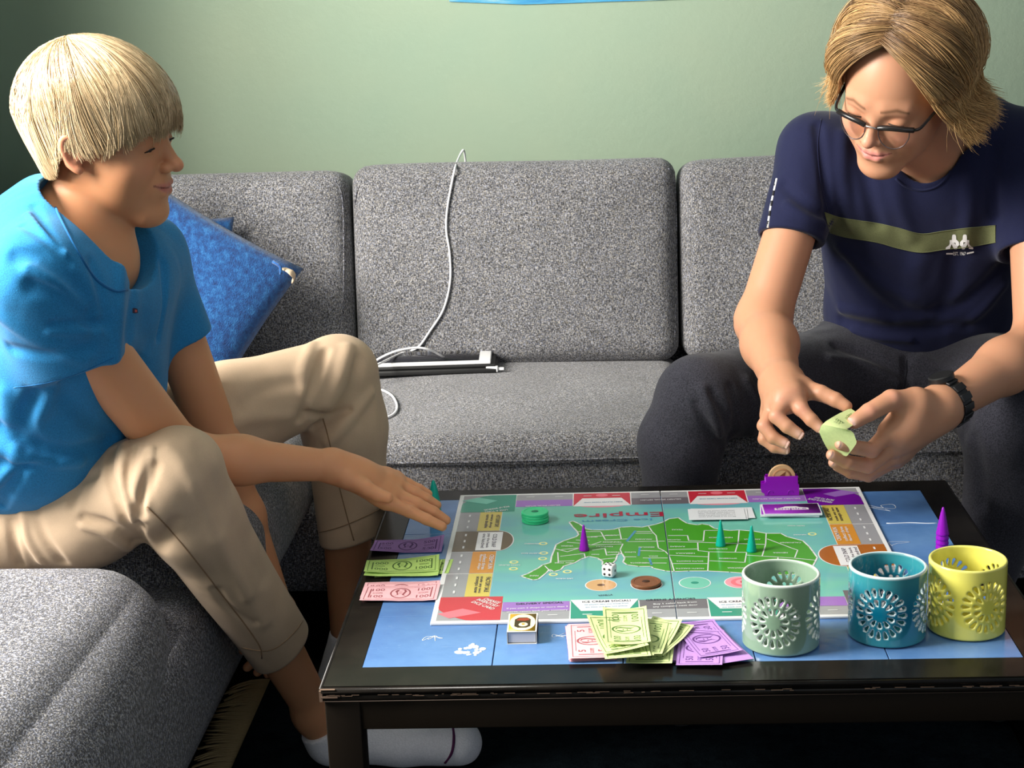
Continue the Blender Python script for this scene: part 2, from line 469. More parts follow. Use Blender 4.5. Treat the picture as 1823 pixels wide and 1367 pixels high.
# ------------------------------------------------------------------ sofa
M_tweed = tweed('grey_tweed', (0.030, 0.030, 0.032), (0.125, 0.125, 0.128), (0.42, 0.415, 0.41), 2.0)
M_tweed_d = tweed('grey_tweed_coarse', (0.022, 0.022, 0.026), (0.095, 0.095, 0.102), (0.40, 0.40, 0.42), 1.6)
SEAT = 0.425; SF = 0.79
sofa = thing('corner_sofa', 'large grey tweed corner sofa with loose seat and back cushions along the green wall', 'sofa')
part('base_frame', *bevel_box((-1.15, SF+0.02, 0.15), (1.75, 1.58, 0.30), 0.02), M_tweed_d, sofa)
part('backrest', *bevel_box((-1.15, 1.40, 0.16), (1.75, 1.60, 0.72), 0.03), M_tweed_d, sofa)
part('base_frame', *bevel_box((-1.15, -0.62, 0.145), (-0.258, 1.40, 0.34), 0.045), M_tweed_d, sofa)
for sx, sy in ((-1.1, -0.55), (-0.34, -0.55), (-1.1, 1.5), (0.35, 0.86), (1.7, 0.86), (1.7, 1.5), (0.35, 1.5)):
    part('leg', *box((sx-0.02, sy-0.02, 0), (sx+0.02, sy+0.02, 0.16)), M_floor, sofa, smooth=False)
def cushion(name, cx, cy, cz, size, r, bulge, yaw=0, pitch=0, m=None, n=22, wob=0.004, seed=1, seam=None, lab=None):
    V, F = rbox(size, r, bulge, n)
    V = place(V, eul(yaw, pitch), (cx, cy, cz))
    s = sines(14, 6, seed); V[:, 2] += wob*s(V); V[:, 1] += wob*0.7*sines(11, 5, seed+9)(V)
    return part(name, V, F, m or M_tweed, sofa, label=lab)
x0, x1 = at(627, 460, 1.30)[0], at(1208, 460, 1.30)[0]
W = x1-x0
zt = at(915, 287, 1.40)[2]
hb = zt-SEAT+0.035
xc = (x0+x1)/2
BC = []
for k in (-1, 0, 1):
    dh = (-0.022, -0.016, -0.022)[k+1]
    BC.append(cushion('back_cushion', xc+k*(W+0.003), 1.375, SEAT+(hb+dh)/2-0.02, (W-0.003, 0.17, hb+dh), 0.036, (0.001, 0.018, 0.003), 0, -0.16, M_tweed, seed=5+k))
# seat cushions
def seat(cx, cy, wx, wy, top=SEAT, seed=1, th=0.15, r=0.034, bul=0.010):
    return cushion('seat_cushion', cx, cy, top-th/2-bul*0.6, (wx-0.004, wy, th), r, (0.001, 0.006, bul), 0, 0, M_tweed, 26, 0.003, seed)
for k in (0, 1, 2): seat(xc+k*(W+0.003), (SF+1.36)/2, W, 1.36-SF, seed=20+k)
# piping and face seams
def seam(P, r=0.0022, par=None, m=None): return part('seam', *tube(P, r, 6), m or M_tweed_d, par or sofa)
for k in (0, 1):
    xa, xb = xc+k*(W+0.003)-W/2+0.03, xc+k*(W+0.003)+W/2-0.03
    seam([(x, SF-0.0045-0.006*math.sin((x-xa)/(xb-xa)*math.pi), SEAT-0.042) for x in np.linspace(xa, xb, 20)])
# chaise modules along the left wall
XE = at(528, 900, 0.74)[0]
cushion('seat_cushion', -0.66, 0.86, SEAT-0.075, (2*(XE+0.66), 0.98, 0.19), 0.06, (0.01, 0.01, 0.012), 0, 0, M_tweed, 26, 0.003, 31)
cushion('seat_cushion', -0.72, -0.21, SEAT-0.115, (0.87, 0.92, 0.26), 0.085, (0.030, 0.02, 0.015), -0.02, 0, M_tweed_d, 30, 0.004, 33)
cushion('back_cushion', -1.10, 1.0, SEAT+0.19, (0.17, 0.62, 0.42), 0.05, (0.02, 0, 0), 0, 0, M_tweed, 20, 0.004, 37)
cushion('back_cushion', -1.12, 0.35, SEAT+0.17, (0.17, 0.62, 0.38), 0.05, (0.02, 0, 0), 0, 0, M_tweed, 20, 0.004, 38)

# ------------------------------------------------------------------ rug with fringe
M_rug = mat('navy_rug', (0.006, 0.011, 0.018), 0.95, spec=0.1)
basecol(M_rug, ramp(M_rug, noise(M_rug, coords(M_rug), 35, 4, 0.7), [(0.3, (0.003, 0.006, 0.01)), (0.7, (0.012, 0.02, 0.026))]))
bump(M_rug, noise(M_rug, coords(M_rug), 300, 2), 0.003)
M_fringe = mat('brown_fringe', srgb(175, 152, 112), 0.9)
rug = thing('rug', 'dark navy rug with a brown fringe lying under the coffee table', 'rug')
RXL, RXR = atz(465, 1215, 0.012)[0]+0.012, 0.888
V, F = bevel_box((RXL, -0.9, 0.0), (RXR, 0.80, 0.012), 0.003)
part('pile', V, F, M_rug, rug)
fr = []
for side, x0_ in ((-1, RXL),):
    for i, y in enumerate(np.arange(-0.88, 0.79, 0.0052)):
        r_ = random.Random(i*7+side)
        ln = 0.062+r_.uniform(-0.012, 0.012); sk = 0.02*math.sin(y*23)+r_.uniform(-0.008, 0.008)
        P = [(x0_+side*ln*t, y+sk*t*t-0.004*t, 0.006-0.003*t+0.004*math.sin(3.1*t)) for t in np.linspace(0, 1, 5)]
        fr.append(tube(P, [0.002, 0.0022, 0.002, 0.0018, 0.001], 5))
part('fringe', *join(fr), M_fringe, rug, kind='stuff')

# ------------------------------------------------------------------ striped magazine basket corner seen right of the table, on the floor
M_wh = mat('white_stripe', (0.55, 0.54, 0.5), 0.6); M_bk = mat('black_gloss', (0.01, 0.01, 0.01), 0.4)
c0 = atz(1792, 1322, 0.06)
bk = thing('storage_box', 'low black box with white stripes on the floor right of the table', 'box')
bx0, by0 = max(c0[0]+0.002, RXR+0.006), c0[1]
part('body', *bevel_box((bx0, by0, 0.0), (bx0+0.26, by0+0.22, 0.10), 0.003), M_bk, bk)
for i in range(7):
    part('stripe', *box((bx0+0.004+i*0.011-0.0, by0-0.0015, 0.012), (bx0+0.009+i*0.011, by0+0.0005, 0.088)), M_wh, bk, smooth=False)
part('rim', *bevel_box((bx0-0.003, by0-0.003, 0.098), (bx0+0.263, by0+0.223, 0.106), 0.002), M_wh, bk)

# ------------------------------------------------------------------ painted canvas whose lower edge peeks in at the top
M_blue = mat('blue_paint', srgb(48, 140, 196), 0.6)
basecol(M_blue, ramp(M_blue, noise(M_blue, coords(M_blue, (1, 1, 9)), 12, 4), [(0.3, srgb(40, 130, 190)), (0.6, srgb(80, 165, 205)), (0.8, srgb(160, 200, 205))]))
pe = [(800, 3), (850, 5), (930, 8), (1000, 6), (1080, 3), (1150, 1), (1230, -2), (1300, -6)]
low = [at(x, y, WALL_Y-0.004) for x, y in pe]
up = [p+A(0, 0, 0.35+0.02*math.sin(i)) for i, p in enumerate(low)][::-1]
P2 = [(p[0], p[2]) for p in low+up]
V, F = extrude_poly(P2, 0, 0.003, lambda V: np.stack([V[:, 0], WALL_Y-0.001-V[:, 2], V[:, 1]], -1))
part('wall_painting', V, F, M_blue, smooth=False, label='blue brush-painted panel on the green wall above the sofa', cat='painting')
# ------------------------------------------------------------------ coffee table
M_black = mat('black_table_paint', (0.012, 0.011, 0.010), 0.22, spec=0.16)
basecol(M_black, ramp(M_black, noise(M_black, coords(M_black), 25, 4), [(0.3, (0.006, 0.0055, 0.005)), (0.75, (0.014, 0.012, 0.010))]))
M_front = mat('brown_black_wood', (0.009, 0.006, 0.0035), 0.55, spec=0.18)
M_worn = mat('worn_edge', (0.20, 0.13, 0.09), 0.6)
M_wornd = mat('worn_edge_dark', (0.05, 0.032, 0.022), 0.6)
TX0, TX1, TY0, TY1 = -0.037, 0.792, -0.05, 0.645
table = thing('coffee_table', 'low black coffee table with an inlay of blue tiles in front of the sofa', 'table')
def rail(a, b, c, d):   # top frame member, plan quad
    V = np.array([(*p, TAB-0.016) for p in (a, b, c, d)]+[(*p, TAB+0.0) for p in (a, b, c, d)])
    return V, [(3, 2, 1, 0), (4, 5, 6, 7), (0, 1, 5, 4), (1, 2, 6, 5), (2, 3, 7, 6), (3, 0, 4, 7)]
g_ = 0.0005
I0, I1, J0, J1 = 0.0, 0.75, 0.0, 0.6
o4 = [(TX0, TY0), (TX1, TY0), (TX1, TY1), (TX0, TY1)]; i4 = [(I0, J0), (I1, J0), (I1, J1), (I0, J1)]
for k in range(4):
    a, b = o4[k], o4[(k+1) % 4]; c, d = i4[(k+1) % 4], i4[k]
    part('top_rail', *rail(a, b, c, d), M_black, table, smooth=False)
part('edge_moulding', *join([tube([(TX0-0.002, TY0-0.002, TAB-0.004), (TX1+0.002, TY0-0.002, TAB-0.004)], 0.0035, 8),
                             tube([(TX1+0.002, TY0-0.002, TAB-0.004), (TX1+0.002, TY1+0.002, TAB-0.004)], 0.0035, 8),
                             tube([(TX0-0.002, TY1+0.002, TAB-0.004), (TX1+0.002, TY1+0.002, TAB-0.004)], 0.0035, 8),
                             tube([(TX0-0.002, TY0-0.002, TAB-0.004), (TX0-0.002, TY1+0.002, TAB-0.004)], 0.0035, 8)]), M_black, table)
part('edge_moulding', *bevel_box((TX0-0.003, TY0-0.003, TAB-0.017), (TX1+0.003, TY1+0.003, TAB-0.010), 0.0025), M_black, table)
# worn paint along the front edge
chips = []
r_ = random.Random(4)
for i in range(60):
    x = TX0+r_.random()**1.2*(TX1-TX0); ln = r_.uniform(0.002, 0.018)
    z = TAB-0.0101+r_.uniform(-0.0012, 0.0008)
    chips.append(box((x, TY0-0.0042, z), (min(x+ln, TX1), TY0-0.0028, z+r_.uniform(0.00015, 0.0004))))
chips.append(box((TX0-0.003, TY0-0.0045, TAB-0.0125), (TX0+0.016, TY0-0.002, TAB-0.0105)))
chips.append(box((TX0-0.0045, TY0-0.004, TAB-0.017), (TX0-0.001, TY0+0.002, TAB-0.004)))
chips.append(box((TX0-0.003, TY0-0.0065, TAB-0.002), (TX0+0.014, TY0-0.004, TAB-0.0012)))
part('worn_edge', *join(chips), M_worn, table, smooth=False, label='pale chipped paint along the front edge', kind='stuff')
part('worn_line', *box((TX0, TY0-0.0036, TAB-0.0172), (TX1, TY0-0.003, TAB-0.0166)), M_wornd, table, smooth=False)
for a, b in (((TX0+0.040, TY0+0.001), (TX1-0.040, TY0+0.019)), ((TX0+0.040, TY1-0.019), (TX1-0.040, TY1-0.001)),
             ((TX0+0.001, TY0+0.040), (TX0+0.019, TY1-0.040)), ((TX1-0.019, TY0+0.040), (TX1-0.001, TY1-0.040))):
    part('apron', *bevel_box((*a, TAB-0.054), (*b, TAB-0.016), 0.0015), M_front, table)
for sx in (0, 1):
    for sy in (0, 1):
        x = TX0+0.0005 if sx == 0 else TX1-0.0405; y = TY0-0.0005 if sy == 0 else TY1-0.0395
        part('leg', *bevel_box((x, y, 0.012), (x+0.04, y+0.04, TAB-0.017), 0.0015), M_front, table)
part('inlay_bed', *box((I0-0.002, J0-0.002, TAB-0.018), (I1+0.002, J1+0.002, TAB-0.0045)), mat('grout', (0.10, 0.14, 0.2), 0.8), table, smooth=False)
M_tile = mat('blue_tile', srgb(45, 98, 165), 0.16, spec=0.55)
_v = coords(M_tile)
_c = ramp(M_tile, noise(M_tile, _v, 7, 5, 0.6), [(0.25, srgb(66, 104, 160)), (0.5, srgb(84, 124, 178)), (0.75, srgb(106, 146, 196))])
_c = mixc(M_tile, ramp(M_tile, noise(M_tile, coords(M_tile, (1, 4, 1)), 40, 3, 0.7, 2), [(0.66, (0, 0, 0)), (0.74, (0.35,)*3)]), _c, srgb(150, 175, 205))
basecol(M_tile, _c)
bump(M_tile, noise(M_tile, _v, 60, 3), 0.0003)
for i in range(5):
    for j in range(4):
        x, y = i*0.15, j*0.15
        part('tile', *bevel_box((x+0.0006, y+0.0006, TAB-0.0045), (x+0.1494, y+0.1494, TAB), 0.0005, 1), M_tile, table, smooth=False)
M_chalk = mat('chalk_white', (0.75, 0.8, 0.85), 0.8)
def scribble(cx, cy, w_, h_, n, seed, name='chalk_mark', r=0.0005):
    q = random.Random(seed); P = []
    for i in range(n):
        P.append(atz(cx+q.uniform(-1, 1)*w_, cy+q.uniform(-1, 1)*h_, TAB+0.0002))
    V, F = tube(smooth_path(P, 5), r, 4); V[:, 2] = TAB+0.00015+(V[:, 2]-TAB)*0.15
    part(name, V, F, M_chalk, table)
scribble(770, 1136, 18, 6, 9, 3); scribble(1570, 903, 24, 7, 9, 5); scribble(1600, 967, 20, 5, 7, 8, r=0.0004)
scribble(1000, 1131, 18, 5, 8, 11, r=0.0004)
q_ = random.Random(21)
for i in range(16):
    a = i*2.4; rr_ = 0.35+0.65*((i*7) % 16)/16; p = atz(840+25*rr_*math.cos(a), 1157+11*rr_*math.sin(a), TAB); r0_ = q_.uniform(0.0020, 0.0050)
    V, F = lathe([(r0_, 0), (r0_*0.9, 0.0003), (0.0003, 0.0004)], 8); V[:, 0] *= q_.uniform(0.5, 1.6); V = V@eul(a).T; V[:, 0] += p[0]; V[:, 1] += p[1]; V[:, 2] += TAB
    part('chalk_mark', V, F, M_chalk, table)
Pj = [atz(x, 931+0.5*math.sin(x), TAB+0.0002) for x in np.linspace(1578, 1668, 14)]
part('chalk_mark', *tube(Pj, 0.0007, 5), M_chalk, table)

# ------------------------------------------------------------------ game board
BX0, BX1, BY0, BY1 = 0.068, 0.662, 0.119, 0.612
ZB = TAB+0.0035
def printmat(name, c, rough=0.13): return mat(name, c, rough, spec=0.55)
C = {k: printmat('print_'+k, srgb(*v)) for k, v in dict(white=(225, 225, 228), grey=(150, 150, 155), purple=(150, 105, 185), red=(190, 45, 62),
     green=(40, 140, 118), dgrey=(105, 98, 106), yellow=(205, 186, 88), orange=(205, 138, 48), brown=(98, 82, 56), rust=(165, 95, 35), sea=(112, 178, 182),
     sea2=(112, 190, 168), land=(62, 150, 34), ink=(45, 30, 60), deep=(110, 20, 150), lgreen=(105, 185, 165), lred=(225, 110, 125), pink=(225, 150, 165),
     blue=(70, 140, 175), dred=(165, 25, 55), beige=(205, 160, 110), dbrown=(105, 62, 36), paleyel=(225, 225, 150)).items()}
board = thing('game_board', 'unfolded board game with a green map on a teal sea lying on the tiled table', 'board game')
M_card = mat('board_edge', (0.75, 0.75, 0.76), 0.4)
FX = 0.3672
part('board_half', *bevel_box((BX0, BY0, TAB+0.0003), (FX-0.0007, BY1, ZB), 0.0006, 1), M_card, board, smooth=False)
part('board_half', *bevel_box((FX+0.0007, BY0, TAB+0.0003), (BX1, BY1, ZB), 0.0006, 1), M_card, board, smooth=False)
def U(u): return BX0+(BX1-BX0)*u/7
def Vv(v): return BY0+(BY1-BY0)*v/6
lay = {'n': 0}
def flat(name, P2, m, layer, split=True, parent=None):
    """print on the board: outline in metres; cut along the fold so that both halves carry their own piece"""
    def clip(P, keep):
        out = []
        for i in range(len(P)):
            a, b = P[i], P[(i+1) % len(P)]; ia, ib = keep(a[0]), keep(b[0])
            if ia: out.append(a)
            if ia != ib:
                t = (fx-a[0])/(b[0]-a[0]); out.append((fx, a[1]+t*(b[1]-a[1])))
        return out
    pieces = []
    P2 = [tuple(p) for p in P2]
    if min(p[0] for p in P2) < FX < max(p[0] for p in P2):
        fx = FX-0.0008; pieces.append(clip(P2, lambda x: x <= fx)); fx = FX+0.0008; pieces.append(clip(P2, lambda x: x >= fx))
    else: pieces = [P2]
    z = ZB+0.00012*layer
    Vs, Fs = [], []
    for P in pieces:
        if len(P) < 3: continue
        bm = bmesh.new(); vs = [bm.verts.new((x, y, z)) for x, y in P]
        f = bm.faces.new(vs)
        if f.normal.z == 0: f.normal_update()
        if f.normal.z < 0: f.normal_flip()
        bmesh.ops.triangulate(bm, faces=[f]); bm.verts.index_update()
        Vs.append([v.co[:] for v in bm.verts]); Fs.append([[v.index for v in f.verts] for f in bm.faces]); bm.free()
    return [(np.array(a), b) for a, b in zip(Vs, Fs)]
def pr(name, shapes, m, **k): part(name, *join(shapes), m, board, smooth=False, **k)
def rect(u0, v0, u1, v1, L_): return flat('', [(U(u0), Vv(v0)), (U(u1), Vv(v0)), (U(u1), Vv(v1)), (U(u0), Vv(v1))], None, L_)
def ellip(cx, cy, rx, ry, L_, a0=0, a1=2*math.pi, n=40):
    return flat('', [(cx+rx*math.cos(a), cy+ry*math.sin(a)) for a in np.linspace(a0, a1, n, endpoint=abs(a1-a0) < 6.28)], None, L_)
E_ = 0.075
# roads
cells = []
for k in range(1, 6):
    cells += rect(k+0.01, E_, k+0.99, 0.42, 1)+rect(k+0.01, 5.58, k+0.99, 6-E_, 1)
for k in range(1, 5): cells += rect(E_, k+0.01, 0.42, k+0.99, 1)+rect(6.58, k+0.01, 7-E_, k+0.99, 1)
for c_ in cells: pr('road_print', [c_], C['grey'])
# inner sea with a rounded corner at each corner
def seapoly():
    P = []; r = 0.25
    for (cx, cy, a0) in ((6.2-r, 0.75+r, -90), (6.2-r, 5.25-r, 0), (0.8+r, 5.25-r, 90), (0.8+r, 0.75+r, 180)):
        for a in np.linspace(a0, a0+90, 9): P.append((U(cx+r*math.cos(math.radians(a))), Vv(cy+r*math.sin(math.radians(a)))))
    return P
M_sea = printmat('print_sea_water', srgb(112, 178, 182))
basecol(M_sea, ramp(M_sea, noise(M_sea, coords(M_sea, (1, 2, 1)), 7, 2), [(0.35, srgb(104, 168, 182)), (0.6, srgb(112, 186, 170))]))
pr('sea_print', flat('', seapoly(), None, 2), M_sea)
# corners
def corner(u0, v0, c, lc, fx_, fy_):
    P = [(u0+E_*(1 if u0 == 0 else 0), v0+E_*(1 if v0 == 0 else 0)), (u0+1-E_*(1 if u0 == 6 else 0), v0+E_*(1 if v0 == 0 else 0)),
         (u0+1-E_*(1 if u0 == 6 else 0), v0+1-E_*(1 if v0 == 5 else 0)), (u0+E_*(1 if u0 == 0 else 0), v0+1-E_*(1 if v0 == 5 else 0))]
    pr('corner_print', rect(P[0][0], P[0][1], P[2][0], P[2][1], 1), C['grey'])
    cx, cy = u0+(1 if fx_ > 0 else 0), v0+(1 if fy_ > 0 else 0)
    R_ = 0.93
    a0 = {(1, 1): 180, (-1, 1): 270, (1, -1): 90, (-1, -1): 0}[(fx_, fy_)]
    Q = [(U(cx), Vv(cy))]+[(U(cx+R_*1.0*max(min(math.cos(math.radians(a))*1.12, 1), -1)), Vv(cy+R_*max(min(math.sin(math.radians(a))*1.12, 1), -1))) for a in np.linspace(a0, a0+90, 20)]
    pr('corner_print', flat('', Q, None, 3), C[c])
    mx, my = u0+0.5-0.12*fx_, v0+0.5-0.14*fy_
    pts = [(-0.33, 0.0), (-0.05, 0.17), (0.30, -0.02), (0.12, -0.20)]
    s = -fx_*fy_
    pr('corner_print', flat('', [(U(mx+x*(s if s else 1)), Vv(my+y)) for x, y in (pts if s > 0 else pts[::-1])], None, 4), C[lc])
corner(0, 0, 'red', 'lred', 1, 1); corner(0, 5, 'green', 'lgreen', 1, -1); corner(6, 5, 'deep', 'purple', -1, -1); corner(6, 0, 'dgrey', 'grey', -1, 1)
# spaces
for k, c in ((1, 'yellow'), (2, 'orange'), (3, 'brown'), (4, 'yellow')): pr('space_print', rect(0.42, k+0.01, 0.79, k+0.99, 3), C[c])
for k, c in ((4, 'yellow'), (3, 'orange'), (2, 'rust'), (1, 'yellow')): pr('space_print', rect(6.21, k+0.01, 6.58, k+0.99, 3), C[c])
pr('space_print', rect(E_, 3.01, 0.42, 3.99, 4), C['brown']); pr('space_print', rect(6.58, 2.01, 7-E_, 2.99, 4), C['rust'])
pr('space_print', ellip(U(0.79), Vv(3.5), 0.0225, 0.041, 4, -math.pi/2, math.pi/2), C['white'])
pr('space_print', ellip(U(0.79), Vv(3.5), 0.0210, 0.0395, 5, -math.pi/2, math.pi/2), C['brown'])
pr('space_print', ellip(U(6.21), Vv(2.5), 0.0315, 0.041, 4, math.pi/2, 3*math.pi/2), C['white'])
pr('space_print', ellip(U(6.21), Vv(2.5), 0.0300, 0.0395, 5, math.pi/2, 3*math.pi/2), C['rust'])
def quadpx(pts, L_): return flat('', [tuple(atz(x, y, ZB)[:2]) for x, y in pts], None, L_)
pr('space_print', rect(0.45, 3.04, 0.86, 3.93, 6), C['white']); pr('space_print', rect(6.12, 2.04, 6.5, 2.93, 6), C['white'])
for k, c in ((1, 'purple'), (3, 'dgrey'), (5, 'purple')):
    pr('space_print', rect(k+0.01, 0.40, k+0.99, 0.76, 3), C[c]); pr('space_print', rect(k+0.01, 5.24, k+0.99, 5.60, 3), C[c])
for k in (2, 4):
    pr('space_print', rect(k+0.01, E_, k+0.99, 0.76, 3), C['green']); pr('space_print', rect(k+0.01, 5.24, k+0.99, 6-E_, 3), C['red'])
    tz = [(k+0.0, 0.80), (k+0.16, 0.36), (k+0.84, 0.36), (k+1.0, 0.80)]
    pr('space_print', flat('', [(U(a), Vv(b)) for a, b in tz], None, 4), C['white'])
    pr('space_print', flat('', [(U(a), Vv(6-b)) for a, b in tz][::-1], None, 4), C['white'])
    pr('space_print', ellip(U(k+0.5), Vv(5.22), 0.032, 0.008, 3, math.pi, 2*math.pi), C['pink'])
    pr('space_print', ellip(U(k+0.5), Vv(5.80), 0.009, 0.007, 4), C['lred']); pr('space_print', ellip(U(k+0.72), Vv(0.2), 0.01, 0.008, 4), C['lgreen'])
dash = []
for k in range(1, 5):
    for t in (0.2, 0.5, 0.8):
        dash += rect(0.235, k+t-0.05, 0.265, k+t+0.06, 5)+rect(6.735, k+t-0.05, 6.765, k+t+0.06, 5)
for k in range(1, 6):
    for t in (0.25, 0.75): dash += rect(k+t-0.07, 0.215, k+t+0.07, 0.235, 5)+rect(k+t-0.07, 5.765, k+t+0.07, 5.785, 5)
pr('road_dash_print', dash, C['white'], kind='stuff')
# the map
OUT = [(1013,930),(1020,928),(1031,933),(1040,939),(1043,942),(1055,944),(1077,944),(1092,943),(1106,939),(1125,938),(1143,939),(1167,934),(1180,930),(1191,924),(1208,922),(1213,926),(1223,932),(1242,935),(1250,933),(1262,935),(1272,941),(1282,943),(1299,945),(1316,944),(1341,946),(1364,950),(1390,950),(1401,956),(1429,963),(1440,973),(1447,982),(1455,993),(1451,1001),(1446,1010),(1440,1020),(1400,1024),(1360,1023),(1325,1021),(1299,1019),(1260,1017),(1226,1017),(1200,1018),(1185,1017),(1163,1012),(1159,1009),(1137,1009),(1116,1006),(1109,1001),(1112,994),(1108,987),(1103,985),(1099,989),(1096,998),(1087,1007),(1079,1010),(1072,1006),(1073,1000),(1064,994),(1048,991),(1034,996),(1022,1003),(1004,1008),(998,1015),(986,1018),(978,1014),(973,1020),(958,1032),(949,1033),(938,1030),(927,1026),(939,1022),(950,1016),(958,1012),(966,1006),(980,1002),(982,991),(986,981),(990,970),(1004,963),(1026,956),(1030,952),(1027,946),(1020,939)]
M_land = printmat('print_land', srgb(70, 152, 40))
pr('land_print', quadpx(OUT, 4), M_land)
def line(pts, w_, L_):
    P = [atz(x, y, ZB)[:2] for x, y in pts]; out = []
    for a, b in zip(P[:-1], P[1:]):
        d = nrm(b-a)*w_*0.3; n = A(-d[1], d[0]); n = nrm(n)*w_/2
        out += flat('', [tuple(a-n-d), tuple(b-n+d), tuple(b+n+d), tuple(a+n-d)], None, L_)
    return out
pr('coast_print', line(OUT+[OUT[0]], 0.0022, 5), C['white'])
ST = [[(1102,942),(1106,960)],[(1070,948),(1078,962)],[(1155,938),(1161,947),(1168,954),(1172,976),(1184,982),(1190,988),(1195,1000),(1200,1017)],
 [(1028,947),(1069,947)],[(1052,956),(1102,953)],[(1077,962),(1116,960)],[(1118,965),(1183,964)],[(1132,950),(1161,950)],[(1134,947),(1158,947)],[(1052,971),(1109,969)],
 [(1000,979),(1034,976)],[(1055,980),(1077,977),(1080,989)],[(1140,981),(1183,982)],[(1112,992),(1132,992)],[(1145,994),(1188,994)],[(1109,969),(1104,979),(1108,988)],
 [(998,991),(1040,986),(1042,994)],[(990,978),(1010,983),(1032,976)],[(1190,954),(1224,954),(1226,963),(1252,964),(1254,945),(1279,945)],[(1190,965),(1242,966),(1243,981),(1262,983),(1329,984)],
 [(1190,979),(1242,978)],[(1190,989),(1261,992)],[(1262,983),(1260,1017)],[(1316,944),(1314,967),(1309,983)],[(1243,966),(1363,970)],[(1364,950),(1363,970),(1357,990)],
 [(1366,960),(1411,977),(1420,980),(1415,993)],[(1329,989),(1410,994),(1452,998)],[(1197,1004),(1260,1004)],[(1264,999),(1326,1002),(1329,985)],[(1385,992),(1384,1023)],
 [(1052,971),(1070,965)],[(1026,962),(1048,963)],[(1010,966),(1036,968),(1052,971)],[(994,1000),(1022,999)],[(993,984),(994,1002)],[(970,1008),(980,1018)],[(1145,1003),(1186,1003)],[(1080,989),(1105,987)],[(1065,997),(1095,994)]]
pr('border_line_print', sum([line(s, 0.0016, 6) for s in ST], []), C['white'])
for P_, w_ in (([(1131,946),(1116,964)], 0.0035), ([(1139,976),(1137,990)], 0.003), ([(1156,995),(1160,1006)], 0.003)): pr('river_print', line(P_, w_, 6), C['blue'])
# printed chip places
for (cx, cy, c) in ((1070, 1042, 'beige'), (1237, 1038, 'sea2'), (1318, 1037, 'pink'), (1151, 1041, 'dbrown')):
    p = atz(cx, cy, ZB); pr('chip_place_print', ellip(p[0], p[1], 0.0205, 0.0205, 4), C['white']); pr('chip_place_print', ellip(p[0], p[1], 0.0192, 0.0192, 5), C[c])
    if c == 'pink':
        pr('chip_place_print', ellip(p[0]+0.002, p[1], 0.014, 0.014, 6), C['lred']); pr('chip_place_print', ellip(p[0]+0.004, p[1], 0.010, 0.010, 7), C['pink']); pr('chip_place_print', ellip(p[0]+0.005, p[1], 0.005, 0.005, 8), C['red'])
    else: pr('chip_place_print', ellip(p[0], p[1], 0.005, 0.004, 6), C['green'] if c == 'sea2' else C['dbrown'])
for x, y in ((967,968),(968,985),(966,995),(915,1001),(914,1013),(985,1023),(1010,1018),(1446,951)):
    p = atz(x, y, ZB); pr('island_print', ellip(p[0], p[1], 0.006, 0.006, 4), C['paleyel']); pr('island_print', ellip(p[0], p[1], 0.0035, 0.0035, 5), M_sea)
# lettering on the board
def text(s, p0, p1, h, L_=7, ratio=None, px=True, zz=None):
    a = atz(*p0, ZB)[:2] if px else np.asarray(p0, float); b = atz(*p1, ZB)[:2] if px else np.asarray(p1, float)
    V, F, w_, hh = glyphs(s); d = b-a; n = nrm(A(-d[1], d[0]))
    z = (ZB if zz is None else zz)+0.00012*L_
    P = np.array([[*(a+d*(x/w_)+n*h*(y/hh)), z] for x, y in V])
    return P, F
W_, K_, R_, B_ = [], [], [], []
for s, x, y, w2 in (('TEXAS',1206,943,20),('NEW MEXICO',1283,957,42),('ARIZONA',1339,960,30),('CALIFORNIA',1407,966,38),('NEVADA',1389,984,26),('OKLAHOMA',1200,961,24),
    ('KANSAS',1206,973,26),('COLORADO',1278,977,34),('NEBRASKA',1220,985,34),('WYOMING',1296,994,32),('SOUTH DAKOTA',1228,999,48),('NORTH DAKOTA',1228,1012,50),('MONTANA',1310,1011,30),
    ('ARKANSAS',1146,960,30),('MISSOURI',1151,974,28),('IOWA',1163,990,16),('ILLINOIS',1122,983,20),('INDIANA',1092,983,22),('OHIO',1060,987,14),('TENNESSEE',1090,965,34),
    ('KENTUCKY',1076,973,30),('GEORGIA',1054,956,20),('ALABAMA',1088,953,22),('MINNESOTA',1138,1002,32),('MAINE',951,1025,16),('NEW YORK',1004,1002,34),('VIRGINIA',1010,972,22),
    ('BAHAMAS',947,968,26),('PUERTO RICO',945,985,34),('LONG ISLAND',907,1006,38),('LAKE HURON',1005,1030,30),('PACIFIC OCEAN',1417,936,30),('HAWAII',1424,952,22)):
    W_.append(text(s, (x+w2/2, y), (x-w2/2, y), 0.0042, 8))
W_.append(text('CHANGE', (859, 1068), (886, 1076), 0.0072, 6)); W_.append(text('INVENTORY', (847, 1069), (883, 1082), 0.0068, 6)); W_.append(text('DICE CARD', (838, 1073), (876, 1086.5), 0.0065, 6))
W_.append(text('LOSE A TURN', (903, 907), (863, 911), 0.006, 6)); W_.append(text('PICK UP SPRINKLES', (905, 901), (861, 908), 0.006, 6))
W_.append(text('MOVE TO ANY', (1486, 890), (1451, 885), 0.007, 6)); W_.append(text('NEIGHBOUR STATE', (1483, 894), (1441, 887), 0.007, 6))
K_.append(text('DELIVERY SPECIAL', (919, 1077.5), (1003, 1074.5), 0.0055, 6))
W_.append(text('If you own 2 shops or more than 3', (902, 1086), (1011, 1082), 0.0055, 6)); W_.append(text('stores, return back your inventory', (902, 1092), (1011, 1088), 0.0055, 6))
K_.append(text('GREENS AGENCIES', (1150, 1070.5), (1238, 1067.5), 0.0055, 6))
W_.append(text('Buy 1 color back from', (1164, 1078), (1241, 1074), 0.0055, 6)); W_.append(text('any company next door', (1163, 1083), (1243, 1079), 0.0055, 6))
